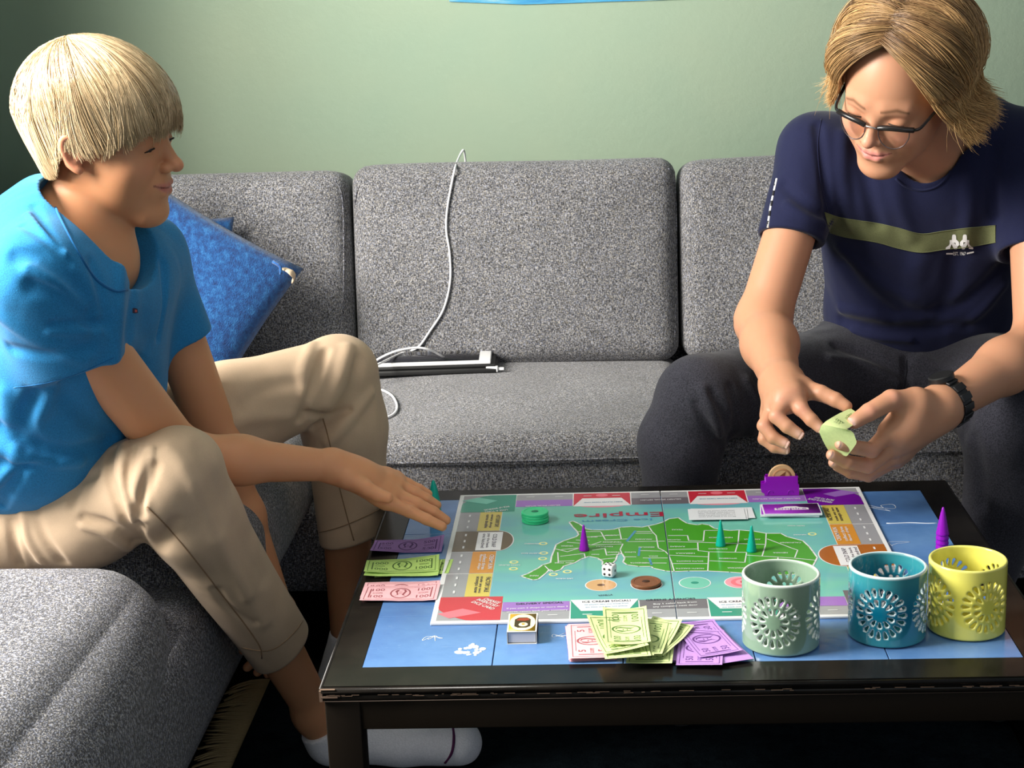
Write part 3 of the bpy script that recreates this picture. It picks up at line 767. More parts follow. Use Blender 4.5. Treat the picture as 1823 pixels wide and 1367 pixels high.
for x0_ in (1037, 1281):
    K_.append(text('ICE CREAM SOCIAL!', (x0_, 1074), (x0_+86, 1071), 0.006, 6)); B_.append(text('All players take one scoop from', (x0_+3, 1078.5), (x0_+82, 1075.5), 0.0035, 6)); B_.append(text('the bank and gain two points', (x0_+5, 1083), (x0_+80, 1080), 0.0035, 6))
K_.append(text('VANILLA', (1065, 1062), (1091, 1060.5), 0.0045, 6))
for a, b in (((1108, 893), (1040, 894.5)), ((1312, 886.5), (1245, 888))): B_.append(text('EVERY PLAYER TAKES ONE', a, b, 0.004, 6))
for a, b in (((997, 899), (936, 901)), ((1212, 888), (1140, 890)), ((1424, 887), (1340, 888))):
    W_.append(text('DELIVERY SPECIAL RETURN', a, b, 0.005, 6))
R_.append(text('Empire', (1179.5, 909), (1021, 913.5), 0.026, 6))
B_.append(text('Ice Cream', (1160, 923), (1036, 927), 0.009, 6))
def col(s, u, v0, v1, h): return text(s, (U(u), Vv(v0)), (U(u), Vv(v1)), h, 7, px=False)
for k, names in ((1, ('FACTORY SALE', 'trade any two', 'scoops now')), (2, ('CREAM RUN', 'collect three', 'flavor chips')), (4, ('HOT SUNNY DAY', 'every shop', 'earns double')), (3, ('COLD SNAP', 'pay the bank', 'one hundred'))):
    big = K_ if k in (1, 4) else (K_ if k == 3 else W_)
    big.append(col(names[0], 0.70, k+0.82, k+0.18, 0.006)); (W_ if k == 2 else K_).append(col(names[1], 0.60, k+0.85, k+0.15, 0.005)); (W_ if k == 2 else K_).append(col(names[2], 0.53, k+0.85, k+0.15, 0.005))
for k, names in ((4, ('FACTORY SALE', 'trade any two', 'scoops now')), (3, ('CREAM RUN', 'collect three', 'flavor chips')), (2, ('COLD SNAP', 'pay the bank', 'one hundred'))):
    (K_ if k != 3 else W_).append(col(names[0], 6.30, k+0.18, k+0.82, 0.006)); (W_ if k == 3 else K_).append(col(names[1], 6.40, k+0.15, k+0.85, 0.005)); (W_ if k == 3 else K_).append(col(names[2], 6.48, k+0.15, k+0.85, 0.005))
for nm, lst, m in (('white_lettering', W_, C['white']), ('dark_lettering', K_, C['ink']), ('title_lettering', R_, C['dred']), ('small_lettering', B_, C['blue'])):
    pr(nm, lst, m, kind='stuff')

# ------------------------------------------------------------------ pieces on the board
M_teal = mat('teal_plastic', srgb(0, 165, 145), 0.3); M_pur = mat('purple_plastic', srgb(140, 10, 175), 0.3)
M_mint = mat('mint_plastic', srgb(60, 205, 140), 0.3); M_mintd = mat('mint_dark', srgb(20, 110, 80), 0.4)
def cone_prof(h, r, ridges=True, ex=0.95):
    P = [(r*0.0, 0), (r*0.98, 0), (r, h*0.02)]
    for i in range(1, 15):
        t = i/14; rr = r*(1-t)**ex+0.0009*t
        P.append((rr+(0.00035 if i % 2 and ridges else 0), h*t))
    P.append((0.0001, h+0.0003)); return P
def game_cone(px, py, m, label, z=ZB+0.0007, h=0.036, r=0.0068, n=1, off=0.005, grp=None):
    p = atz(px, py, z); t = thing('game_cone' if n == 1 else 'game_cone_stack', label, 'game piece', grp, tuple(p))
    if n == 1: part('body', *lathe(cone_prof(h, r), 24), m, t)
    else:
        for i in range(n):
            V, F = lathe([(0.0001, i*off)] + [(a, b+i*off) for a, b in cone_prof(h, r)][1:], 24)
            part('cone', V, F, m, t)
    return t
game_cone(1040, 979, M_pur, 'small purple cone standing alone on the eastern part of the green map')
game_cone(1283, 971, M_teal, 'teal cone on the map below the white card pile, the one nearer the board fold')
game_cone(1338, 981, M_teal, 'teal cone on the map nearer to the sage green candle holder')
for i in range(1): pass
def stackcones(px, py, m, label, n, grp):
    for i in range(n):
        pass
p_ = atz(775, 925, TAB)
for i, (nm) in enumerate(('bottom', 'second', 'third', 'top')):
    t = thing('game_cone', {'bottom': 'bottom teal cone of the nested stack at the back left of the table', 'second': 'second teal cone up in the nested stack at the back left of the table',
        'third': 'third teal cone up in the nested stack at the back left of the table', 'top': 'top teal cone of the nested stack at the back left of the table'}[nm], 'game piece', 'nested teal cones by the hand', (p_[0], p_[1], TAB+0.0003+i*0.0065))
    part('body', *lathe(cone_prof(0.040, 0.0092, True, 0.66), 24), M_teal, t)
p_ = atz(1677, 976, TAB)
for i, nm in enumerate(('bottom', 'second', 'third', 'top')):
    t = thing('game_cone', {'bottom': 'bottom purple cone of the nested stack behind the yellow candle holder', 'second': 'second purple cone from the bottom of the nested stack behind the yellow candle holder',
        'third': 'third purple cone from the bottom of the nested stack behind the yellow candle holder', 'top': 'top purple cone of the nested stack behind the yellow candle holder'}[nm], 'game piece', 'nested purple cones behind the yellow holder', (p_[0], p_[1], TAB+0.0003+i*0.0065))
    part('body', *lathe(cone_prof(0.038, 0.0086, True, 0.85), 24), M_pur, t)
def chip(t, z, m, m2, r=0.0193, h=0.0036, topping=True):
    P = [(0.0001, 0), (r-0.0006, 0), (r, 0.0006), (r, h-0.0006), (r-0.0006, h), (r-0.004, h), (r-0.0045, h-0.0004), (0.0001, h-0.0004)]
    V, F = lathe(P, 40); V[:, 2] += z; part('disc', V, F, m, t, autosmooth=0.6)
    if topping:
        V, F = lathe([(0.0001, 0), (0.0052, 0), (0.0048, 0.0003), (0.0001, 0.0004)], 20); V[:, 2] += z+h-0.0003; V[:, 1] *= 0.8
        part('emblem', V, F, m2, t)
pc = atz(953, 928, ZB)
for i, nm in enumerate(('bottom', 'second lowest', 'third', 'top')):
    t = thing('flavor_chip', nm+' mint green round chip of the pile on the board\'s sea', 'game chip', 'pile of mint chips', (pc[0]+0.0006*math.sin(i*2), pc[1]+0.0005*math.cos(i*2.4), ZB+0.0007+i*0.0037))
    chip(t, 0, M_mint, M_mintd)
M_choc = mat('chocolate_plastic', srgb(120, 72, 40), 0.4); M_chocd = mat('chocolate_dark', srgb(60, 32, 18), 0.5)
pc = atz(1150, 1040, ZB)
t = thing('flavor_chip', 'brown chocolate coloured chip lying on the board next to the fold', 'game chip', None, (pc[0], pc[1], ZB+0.0009)); chip(t, 0, M_choc, M_chocd)
# die
M_die = mat('die_white', (0.85, 0.85, 0.85), 0.25); M_pip = mat('pip_black', (0.01, 0.01, 0.01), 0.4)
pd = atz(1085, 1026, ZB); a_ = 0.0162
die = thing('die', 'white six-sided die with black pips on the board map', 'die', None, (pd[0], pd[1], ZB+0.001)); die.rotation_euler = (0, 0, math.radians(-24))
V, F = rbox((a_, a_, a_), 0.0035, (0, 0, 0), 10); V[:, 2] += a_/2; part('cube_body', V, F, M_die, die)
q = a_/4
def pip(c, n):
    V, F = lathe([(0.0001, -0.0002), (0.0017, -0.0002), (0.0016, 0.00025), (0.0001, 0.0003)], 14)
    n = nrm(n); x = nrm(np.cross(n, A(0.3, 0.5, 0.81))); y = np.cross(n, x)
    part('pip', V@np.stack([x, y, n]), F, M_pip, die, loc=tuple(c))
hz = a_/2
for sx in (-1, 1):
    for sz in (-1, 1): pip((sx*q*0.85, -hz, hz+sz*q*0.85), (0, -1, 0)); pip((sx*q*0.85, sz*q*0.85, a_), (0, 0, 1))
pip((0, 0, a_), (0, 0, 1)); pip((hz, 0, hz), (1, 0, 0))
# card piles
M_paper = mat('card_white', (0.72, 0.74, 0.78), 0.4); M_cardp = mat('card_purple', srgb(135, 40, 165), 0.3); M_ink = mat('ink_grey', (0.12, 0.13, 0.16), 0.6)
def card(px, py, w_, d, yaw, z, label, grp, m=M_paper, m_top=None, txt=None, th=0.0005, name='game_card'):
    p = atz(px, py, z); t = thing(name, label, 'card', grp, (p[0], p[1], z)); t.rotation_euler = (0, 0, yaw)
    part('sheet', *bevel_box((-w_/2, -d/2, 0), (w_/2, d/2, th), 0.0001, 1), m, t, smooth=False)
    if m_top: part('face_print', *box((-w_/2+0.0015, -d/2+0.0015, th), (w_/2-0.0015, d/2-0.0015, th+0.0001)), m_top, t, smooth=False)
    return t
cw = [(1277, 915, 0.080, 0.046, 0.0), (1290, 914, 0.082, 0.046, 0.02), (1280, 915, 0.080, 0.046, -0.05), (1276, 915.5, 0.080, 0.046, -0.01)]
nm4 = ('bottom white text card of the pile under the upper red space', 'second lowest white text card of the pile, shifted towards the purple deck', 'third white text card of the pile, slightly turned', 'top white text card of the pile beside the purple deck')
for i, (x, y, w_, d, yw) in enumerate(cw):
    t = card(x, y, w_, d, yw, ZB+0.0012+i*0.0008, nm4[i], 'pile of white text cards')
    if i == 3:
        sh = []
        for j, s in enumerate(('Move to a state and open', 'a new shop for half the price', 'or take one flavor chip', 'from the bank. Keep this card', 'until you need to use it')):
            V, F, gw, gh = glyphs(s); P = np.stack([(0.5-V[:, 0]/gw)*0.052, (j-2)*0.0065+0.003-(V[:, 1]/gh)*0.0035, np.full(len(V), 0.0007)], -1); sh.append((P, F))
        part('lettering', *join(sh), M_ink, t, smooth=False)
zz = ZB+0.0012
pd_ = [(1405, 911, 0.082, 0.046, -0.08, 0.0032), (1409, 909, 0.081, 0.045, 0.0, 0.0030)]
for i, (x, y, w_, d, yw, th) in enumerate(pd_):
    t = card(x, y, w_, d, yw, zz, ('lower thick block of the purple card deck, slightly turned', 'upper block of the purple card deck with a white title badge')[i], 'purple card deck', th=th, m_top=M_cardp, name='card_deck'); zz += th+0.0003
ct = [(-0.024, -0.005), (0.024, -0.005), (0.024, 0.003), (0.012, 0.006), (0.008, 0.010), (-0.008, 0.010), (-0.012, 0.006), (-0.024, 0.003)]
V, F = extrude_poly([(x, y+0.000) for x, y in ct], 0.0031, 0.00318); part('title_badge', V, F, M_card, t, smooth=False)
V, F, gw, gh = glyphs('Empire'); part('lettering', np.stack([(V[:, 0]/gw-0.5)*0.042, (V[:, 1]/gh)*0.010-0.0055, np.full(len(V), 0.00328)], -1), F, M_cardp, t, smooth=False)
# purple stand with wooden disc
p_ = atz(1391, 882, ZB); st = thing('chip_holder', 'bright purple plastic truck-shaped chip holder at the back edge of the board', 'game piece', None, (p_[0], p_[1]+0.004, ZB+0.001))
fo = [(-0.0245, 0.0), (0.0255, 0.0), (0.0255, 0.016), (0.0235, 0.0175), (0.0235, 0.029), (-0.0225, 0.029), (-0.0225, 0.0225), (-0.024, 0.0195), (-0.029, 0.0185), (-0.0295, 0.006), (-0.0245, 0.003)]
def up(V): return np.stack([V[:, 0], V[:, 2], V[:, 1]], -1)
for y0_, y1_ in ((-0.007, -0.0045), (0.0045, 0.007)): part('side_panel', *extrude_poly(fo, y0_, y1_, up), M_pur, st, smooth=False)
part('floor_panel', *box((-0.0245, -0.0045, 0.0005), (0.0255, 0.0045, 0.004)), M_pur, st, smooth=False)
for sx in (-0.0235, 0.0225): part('end_panel', *box((sx-0.0005, -0.0045, 0.004), (sx+0.0015, 0.0045, 0.028)), M_pur, st, smooth=False)
for sx in (-0.016, 0.013):
    ang = np.linspace(0.3, 3.4, 9); part('wheel_arch', *tube([(sx+0.004*math.cos(a), -0.0072, 0.003+0.005*math.sin(a)) for a in ang], 0.0006, 6), M_pur, st)
M_wood = mat('light_wood', srgb(205, 165, 120), 0.5); M_woodd = mat('wood_burn', srgb(120, 70, 40), 0.6)
wd = thing('wooden_disc', 'light wooden disc standing upright in the purple chip holder', 'game chip', None, (p_[0]+0.001, p_[1]+0.004, ZB+0.0245))
prof = [(0.0001, -0.0022), (0.0192, -0.0022), (0.02, -0.0014), (0.02, 0.0014), (0.0192, 0.0022), (0.0001, 0.0022)]
V, F = lathe(prof, 40); part('disc', np.stack([V[:, 0], -V[:, 2], V[:, 1]+0.002], -1), F, M_wood, wd, autosmooth=0.6)
ring = [(0.0115, 0.0022), (0.0145, 0.0022), (0.0145, 0.0024), (0.0115, 0.0024)]
V, F = lathe(ring, 32); F = F[:-2]; part('ring_mark', np.stack([V[:, 0], -V[:, 2], V[:, 1]+0.002], -1), F, mat('wood_mid', srgb(170, 120, 80), 0.6), wd)
part('emblem', *extrude_poly([(-0.005, 0.004), (0.006, 0.012), (0.003, 0.003)], -0.0025, -0.0021, up), M_woodd, wd, smooth=False)

# matchbox
p_ = atz(903, 1147, TAB); q_ = atz(956, 1146, TAB)
mb = thing('matchbox', 'small gold labelled matchbox on the blue tiles left of the pink bills', 'matchbox', None, (p_[0], p_[1], TAB)); wM = q_[0]-p_[0]
M_mb = mat('matchbox_card', (0.7, 0.68, 0.62), 0.6); M_tray = mat('matchbox_tray', (0.55, 0.54, 0.58), 0.6); M_gold = mat('gold_print', srgb(190, 150, 40), 0.4); M_cream = mat('cream_print', srgb(240, 232, 190), 0.5); M_strike = mat('striker', (0.05, 0.03, 0.025), 0.9)
hM, dM, tM = 0.0158, 0.056, 0.0007
part('sleeve', *join([box((0, 0, hM-tM), (wM, dM, hM)), box((0, 0, 0), (wM, dM, tM)), box((0, 0, tM), (tM, dM, hM-tM)), box((wM-tM, 0, tM), (wM, dM, hM-tM))]), M_mb, mb, smooth=False)
part('tray', *join([box((tM*2, 0.0015, tM*1.5), (wM-tM*2, 0.0022, hM-tM*2.5)), box((tM*2, 0.0015, tM*1.5), (wM-tM*2, dM-0.001, tM*2.2)), box((tM*2, dM-0.002, tM*1.5), (wM-tM*2, dM-0.001, hM-tM*2.5))]), M_tray, mb, smooth=False)
part('label_print', *box((0.0018, 0.0018, hM), (wM-0.0018, dM-0.0018, hM+0.0001)), M_gold, mb, smooth=False)
def disc2(cx, cy, rx, ry, z, n=28): return extrude_poly([(cx+rx*math.cos(a), cy+ry*math.sin(a)) for a in np.linspace(0, 2*math.pi, n, endpoint=False)], z, z+0.00008)
part('label_print', *disc2(wM/2, dM/2, wM*0.44, dM*0.44, hM+0.0001), M_cream, mb, smooth=False)
br = [(-0.0095, -0.012), (-0.005, -0.0165), (0.005, -0.0165), (0.0095, -0.012), (0.0095, 0.009), (0.005, 0.0145), (-0.005, 0.0145), (-0.0095, 0.009)]
part('label_print', *extrude_poly([(wM/2+x, dM/2+y) for x, y in br], hM+0.0002, hM+0.00028), mat('barrel_print', srgb(60, 48, 20), 0.5), mb, smooth=False)
part('label_print', *extrude_poly([(wM/2+x, dM/2+y) for x, y in ((-0.008, 0.006), (-0.004, 0.0125), (0.006, 0.0125), (0.0085, 0.007), (0.003, 0.004))], hM+0.00029, hM+0.00034), mat('red_print', srgb(150, 60, 30), 0.5), mb, smooth=False)
part('label_print', *disc2(wM/2+0.001, dM/2-0.007, 0.0055, 0.006, hM+0.00029), M_cream, mb, smooth=False)
part('label_print', *disc2(wM/2+0.001, dM/2-0.006, 0.002, 0.0025, hM+0.0004), M_gold, mb, smooth=False)
part('striker', *box((-0.0002, 0.001, 0.002), (0.0, dM-0.001, hM-0.002)), M_strike, mb, smooth=False)
part('striker', *box((wM, 0.001, 0.002), (wM+0.0002, dM-0.001, hM-0.002)), M_strike, mb, smooth=False)
# ------------------------------------------------------------------ play money
BW, BH = 0.098, 0.052
def paper(name, c): return cloth(name, c, 300, 0.03, 0.75, 0.0001, sheen=0)
PM = {'purple': (paper('paper_purple', srgb(180, 138, 206)), mat('ink_purple', srgb(95, 55, 120), 0.8)),
      'green': (paper('paper_green', srgb(178, 210, 118)), mat('ink_green', srgb(78, 110, 52), 0.8)),
      'pink': (paper('paper_pink', srgb(236, 182, 188)), mat('ink_pink', srgb(150, 78, 84), 0.8)),
      'mintgreen': (paper('paper_mint', srgb(212, 226, 160)), mat('ink_mint', srgb(88, 122, 62), 0.8))}
def bill(colr, num, cx, cy, z, yaw, label, grp, bend=(0, 0, 0), printed=True, frame=None, px=True, curlfn=None, w_=BW, h_=BH):
    """one sheet of play money: bend = (along length, across, twist) in metres of rise at the ends"""
    p = atz(cx, cy, z) if px else A(cx, cy, z)
    t = thing('play_money_bill', label, 'play money', grp)
    c, s = math.cos(yaw), math.sin(yaw)
    def f(u, v, n=0.0):   # u,v in -.5..+.5
        u = np.asarray(u, float); v = np.asarray(v, float)
        x, y = u*w_, v*h_
        zz = np.maximum(bend[0]*(2*u)**2*np.where(u > 0, 1, 0.55) + bend[1]*(2*v)**2 + bend[2]*(2*u)*(2*v) + 0.0004*np.sin(u*9+cx), 0)+n
        if frame is not None:
            return curlfn(x, y, zz)
        return np.stack([p[0]+x*c-y*s, p[1]+x*s+y*c, z+zz], -1)
    nu, nv = 16, 8
    gu, gv = np.meshgrid(np.linspace(-.5, .5, nu+1), np.linspace(-.5, .5, nv+1), indexing='ij')
    T = f(gu.ravel(), gv.ravel(), 0.0001); Bm = f(gu.ravel(), gv.ravel(), -0.0001); n = len(T)
    F = []
    for i in range(nu):
        for j in range(nv):
            a = i*(nv+1)+j; q = [a, a+nv+1, a+nv+2, a+1]; F.append(q); F.append([n+k for k in q[::-1]])
    rim = [i*(nv+1) for i in range(nu+1)]+[nu*(nv+1)+j for j in range(1, nv+1)]+[i*(nv+1)+nv for i in range(nu-1, -1, -1)]+[j for j in range(nv-1, 0, -1)]
    for a, b in zip(rim, rim[1:]+rim[:1]): F.append([a, n+a, n+b, b])
    part('sheet', np.vstack([T, Bm]), F, PM[colr][0], t, autosmooth=0.7)
    if printed:
        sh = []; e = 0.00022
        def quads(x0, y0, x1, y1, k=8):
            us = np.linspace(x0, x1, k+1); V = np.vstack([f(us, np.full(k+1, y0), e), f(us, np.full(k+1, y1), e)])
            sh.append((V, [[i, i+1, k+2+i, k+1+i] for i in range(k)]))
        for y in (-0.44, 0.425): quads(-0.46, y, 0.46, y+0.015)
        for x in (-0.46, 0.45): quads(x, -0.44, x+0.008, 0.44, 1)
        for x in (-0.41, 0.395): quads(x, -0.30, x+0.018, 0.30, 1)
        for y in (-0.37, 0.35): quads(-0.30, y, 0.30, y+0.012)
        def word(s, x, y, ww, hh, rot=0):
            V, Fg, gw, gh = glyphs(s); u = (V[:, 0]/gw-0.5)*ww; v = (V[:, 1]/gh-0.5)*hh
            if rot: u, v = -u, -v
            sh.append((f(x+u, y+v, e), Fg))
        for sx in (-1, 1):
            for sy in (-1, 1): word(num, sx*0.30, sy*0.22, 0.055*len(num), 0.17)
            word('SCOOPS', sx*0.30, 0.0, 0.13, 0.09)
        # portrait medallion with head and shoulders
        for (rx, ry, r2) in ((0.135, 0.33, 0.86),):
            aa = np.linspace(0, 2*math.pi, 33); V = np.vstack([f(rx*np.cos(aa), ry*np.sin(aa), e), f(rx*r2*np.cos(aa), ry*r2*np.sin(aa), e)])
            sh.append((V, [[i, i+1, 34+i, 33+i] for i in range(32)]))
        def blob(P):
            P = np.array(P); sh.append((f(P[:, 0], P[:, 1], e), [list(range(len(P)))]))
        blob([(-0.09, -0.22), (-0.04, -0.11), (-0.05, 0.0), (-0.075, 0.1), (-0.055, 0.2), (-0.02, 0.24), (-0.03, 0.14), (-0.04, 0.05), (-0.02, -0.1)])
        blob([(0.09, -0.22), (0.02, -0.1), (0.035, 0.0), (0.05, 0.1), (0.04, 0.19), (-0.01, 0.25), (0.055, 0.23), (0.08, 0.12), (0.06, -0.02), (0.05, -0.12)][::-1])
        for dy in (0.06, -0.03): quads(-0.02, dy, 0.02, dy+0.02, 2)
        part('print', *join(sh), PM[colr][1], t, smooth=False)
    return t
# left row, tucked under the board edge
bill('purple', '500', 726, 972, TAB+0.0012, 0.0, 'single purple 500 bill beside the left edge of the board', None, (0.003, 0.0, 0.003))
bill('green', '100', 733, 1012, TAB+0.0010, 0.10, 'lowest green bill of the left pile, sticking out at its upper edge', 'green bills left of the board', (0.001, 0, 0), False)
bill('green', '100', 738, 1010, TAB+0.0020, -0.05, 'second green bill of the left pile, reaching furthest towards the board', 'green bills left of the board', (0.0015, 0, 0), True)
bill('green', '100', 718, 1013, TAB+0.0034, -0.02, 'third green bill of the left pile, just under the top one', 'green bills left of the board', (0.002, 0, 0.001), False)
bill('green', '1000', 716, 1007, TAB+0.0048, 0.06, 'top green bill of the left pile beside the board', 'green bills left of the board', (0.003, 0.0, 0.002))
bill('pink', '100', 713, 1049, TAB+0.0012, 0.0, 'back pink bill of the two at the left of the board', 'pink bills left of the board', (0.001, 0, 0), True)
bill('pink', '100', 713, 1056, TAB+0.0030, -0.015, 'front pink bill of the two at the left of the board', 'pink bills left of the board', (0.002, 0.0, 0.001))
# front row: long side towards the camera
hp = math.pi/2
pk = ('lowest', 'second lowest', 'third', 'fourth', 'fifth', 'top')
for i in range(6):
    bill('pink', '5', 1051+2*math.sin(i*1.7), 1146-i*1.1, TAB+0.0008+i*0.0011, hp+0.05+0.02*math.sin(i*2.3), pk[i]+' pink bill of the neat pile left of the loose green bills', 'pink bills on the front tiles', (0.0008, 0, 0), i == 5)
gr = [(1160, 1150, hp-0.10, (0.001, 0, 0.001), 'green bill lying lowest, its corner nearest the front frame'), (1172, 1138, hp-0.42, (0.003, 0.001, 0.002), 'green bill turned most to the side near the purple bills'),
      (1158, 1136, hp-0.30, (0.004, 0.001, -0.002), 'green bill fanned out under the steeply turned one'), (1148, 1137, hp-0.16, (0.004, 0, 0.002), 'green bill in the middle of the loose fan'),
      (1120, 1140, hp+0.02, (0.003, 0.001, 0.0), 'green bill under the top one, showing its lower edge'), (1112, 1142, hp+0.06, (0.003, 0.0, 0.001), 'green bill whose lower edge shows just left of the fan'),
      (1099, 1133, hp+0.20, (0.006, 0.001, 0.003), 'curled green bill overlapping the pink pile'), (1115, 1121, hp+0.02, (0.006, 0.003, 0.0), 'topmost curled green bill of the loose pile on the front tiles')]
for i, (x, y, yw, bd, lb) in enumerate(gr):
    bill('mintgreen', '100', x, y, TAB+0.0075+i*0.0017, yw, lb, 'loose green bills on the front tiles', bd, True)
pu = [(1229, 1150, hp-0.30, (0.001, 0, 0), 'lowest purple bill, its corner pointing at the green bills'), (1238, 1148, hp-0.16, (0.0015, 0, 0), 'second purple bill of the fan, mostly covered'),
      (1274, 1150, hp+0.32, (0.001, 0, 0), 'purple bill peeking out on the side of the sage candle holder'), (1247, 1154, hp-0.10, (0.003, 0, 0.001), 'purple 50 bill hanging over the front frame of the table'),
      (1258, 1138, hp+0.27, (0.003, 0.001, 0.001), 'top purple 50 bill of the fan between green bills and candle holder')]
for i, (x, y, yw, bd, lb) in enumerate(pu):
    bill('purple', '50', x, y, TAB+0.001+i*0.0013, yw, lb, 'purple bills on the front tiles', bd, i >= 3)

# ------------------------------------------------------------------ pierced ceramic candle holders
def holder_mesh(R=0.0447, Hh=0.086, th=0.0042, rot=0.0, edge=None, base=None):
    circ = 2*math.pi*R; nt = 330; dt = 2*math.pi/nt; h = circ/nt
    zs = np.arange(-0.004, Hh+0.004, h); rs = np.arange(-0.0035, th+0.0036, 0.0013)
    th_ = np.arange(nt)*dt
    Tt, Z, Rr = np.meshgrid(th_, zs, rs, indexing='ij')
    # wall profile
    cy, cr = Hh/2, th/2
    qz = np.abs(Z-cy)-(Hh/2-0.002); qr = np.abs(Rr-cr)-(th/2-0.002)
    D = np.sqrt(np.maximum(qz, 0)**2+np.maximum(qr, 0)**2)+np.minimum(np.maximum(qz, qr), 0)-0.002
    hole = np.full(Tt.shape[:2], 1.0); T2 = Tt[:, :, 0]; Z2 = Z[:, :, 0]
    for k in range(4):
        c0 = rot+k*math.pi/2
        dx = ((T2-c0+math.pi) % (2*math.pi)-math.pi)*R; dz = Z2-0.0405
        rad = np.hypot(dx, dz); ang = np.arctan2(dx, dz)
        for n, r0, r1, w0 in ((20, 0.0218, 0.0308, 0.0023), (11, 0.0104, 0.0174, 0.0021)):
            a = (ang+(0.11 if n == 20 else 0)) % (2*math.pi/n)-math.pi/n
            lx = rad*np.sin(a); ly = rad*np.cos(a)
            t = np.clip((ly-r0)/(r1-w0-r0), 0, 1); w_ = 0.0006+(w0-0.0006)*t**0.8
            d = np.hypot(lx, ly-(r0+(r1-w0-r0)*t))-w_
            hole = np.minimum(hole, d)
    hd = hole[:, :, None]+0*Z
    flare = np.maximum(0, 1-np.abs(hd)/0.0012)
    Dm = -hd; k_ = 0.0016
    hh_ = np.maximum(k_-np.abs(D-Dm), 0)/k_; D = np.maximum(D, Dm)+hh_*hh_*k_*0.25
    # surface nets, periodic in theta
    D = np.concatenate([D, D[:1]], 0); ng = D < 0
    off = [(i, j, k) for i in (0, 1) for j in (0, 1) for k in (0, 1)]
    n0, n1, n2 = D.shape[0]-1, D.shape[1]-1, D.shape[2]-1
    cs = np.stack([ng[a:a+n0, b:b+n1, c:c+n2] for a, b, c in off], -1); act = cs.any(-1) & ~cs.all(-1)
    I = np.nonzero(act); val = np.stack([D[I[0]+a, I[1]+b, I[2]+c] for a, b, c in off], -1)
    acc = np.zeros((len(I[0]), 3)); cnt = np.zeros(len(I[0]))
    for e0 in range(8):
        for ax in range(3):
            if off[e0][ax]: continue
            e1 = e0+(4, 2, 1)[ax]; a, b = val[:, e0], val[:, e1]; x = (a < 0) != (b < 0)
            t = np.where(x, a/(a-b+1e-20), 0); p = np.repeat(np.array(off[e0], float)[None], len(I[0]), 0); p[:, ax] += t; acc += p*x[:, None]; cnt += x
    loc = acc/cnt[:, None]; idx = np.full((n0, n1, n2), -1); idx[I] = np.arange(len(I[0]))
    g = np.stack(I, -1)+loc; T = g[:, 0]*dt; z = zs[0]+g[:, 1]*h; r = R-th+(rs[0]+g[:, 2]*0.0013)
    V = np.stack([r*np.sin(T), -r*np.cos(T), z], -1); F = []
    for ax in range(3):
        b, c = [(1, 2), (2, 0), (0, 1)][ax]
        s0 = [slice(0, D.shape[i]-1) for i in range(3)]; s1 = list(s0); s1[ax] = slice(1, D.shape[ax])
        A0 = ng[tuple(s0)]; A1 = ng[tuple(s1)]; q = np.stack(np.nonzero(A0 != A1), -1)
        def sh(q, db, dc):
            w_ = q.copy(); w_[:, b] -= db; w_[:, c] -= dc; w_[:, 0] %= n0; ok = (w_ >= 0).all(1); r_ = np.full(len(w_), -1); r_[ok] = idx[tuple(w_[ok].T)]; return r_
        Q = np.stack([sh(q, 0, 0), sh(q, 1, 0), sh(q, 1, 1), sh(q, 0, 1)], -1); fl = A1[tuple(q.T)]; Q[fl] = Q[fl][:, ::-1]; F.append(Q[(Q >= 0).all(1)])
    F = np.concatenate(F)[:, ::-1]
    ti = np.clip((g[:, 0]).astype(int) % nt, 0, nt-1); zi = np.clip(g[:, 1].round().astype(int), 0, len(zs)-1)
    he = hole[np.round(g[:, 0]).astype(int) % nt, zi]
    rim = np.clip((z-(Hh-0.0035))/0.002, 0, 1)
    wgt = np.clip(1-(he-0.0)/0.0011, 0, 1); wgt = np.maximum(wgt, rim*0.8)
    wgt = np.where(r < R-th*0.75, wgt*0.3, wgt)
    return V, F, wgt, z
def glaze(name, rough=0.1): return mat(name, (1, 1, 1), rough, spec=0.6, vcol=True, coat=0.6)
def holder(px0, px1, pyb, Yc, label, base, edge, low, rot, dz=0.0, wk=1.0):
    y = Yc; x = at((px0+px1)/2, 1095, y)[0]
    t = thing('candle_holder', label, 'candle holder', None, (x, y, TAB+0.0015))
    V, F, wgt, z = holder_mesh(rot=rot)
    base = A(*srgb(*base)); edge = A(*srgb(*edge)); low = A(*srgb(*low))
    zt_ = np.clip(z/0.086, 0, 1)[:, None]
    band = np.clip(1-np.abs(zt_-0.46)/0.42, 0, 1)**0.7
    colr = base*(1-band)+low*band if low is not None else base
    cols = colr*(1-wgt[:, None]*wk)+edge*wgt[:, None]*wk
    m = glaze('glaze_'+label.split()[0])
    part('wall', V, F, m, t, cols=cols)
    V, F = lathe([(0.0001, 0.0), (0.041, 0.0), (0.0415, 0.001), (0.0415, 0.003), (0.0001, 0.0032)], 48)
    part('bottom', V, F, m, t, cols=np.repeat(base[None], len(V), 0))
    return t
def cyl_y(px, pyfront): return atz(px, pyfront, TAB)[1]+0.0447
holder(1322, 1458, 1110, cyl_y(1390, 1172), 'sage green pierced ceramic candle holder at the front of the board', (134, 160, 138), (226, 232, 226), (122, 152, 128), -0.30)
holder(1508, 1650, 1100, cyl_y(1578, 1157), 'turquoise pierced ceramic candle holder between the green and the yellow one', (52, 136, 146), (225, 236, 236), (0, 104, 134), -0.36)
holder(1650, 1790, 1090, cyl_y(1718, 1145), 'yellow pierced ceramic candle holder at the right end of the table', (228, 222, 108), (232, 226, 132), (222, 214, 88), 0.34, wk=0.5)

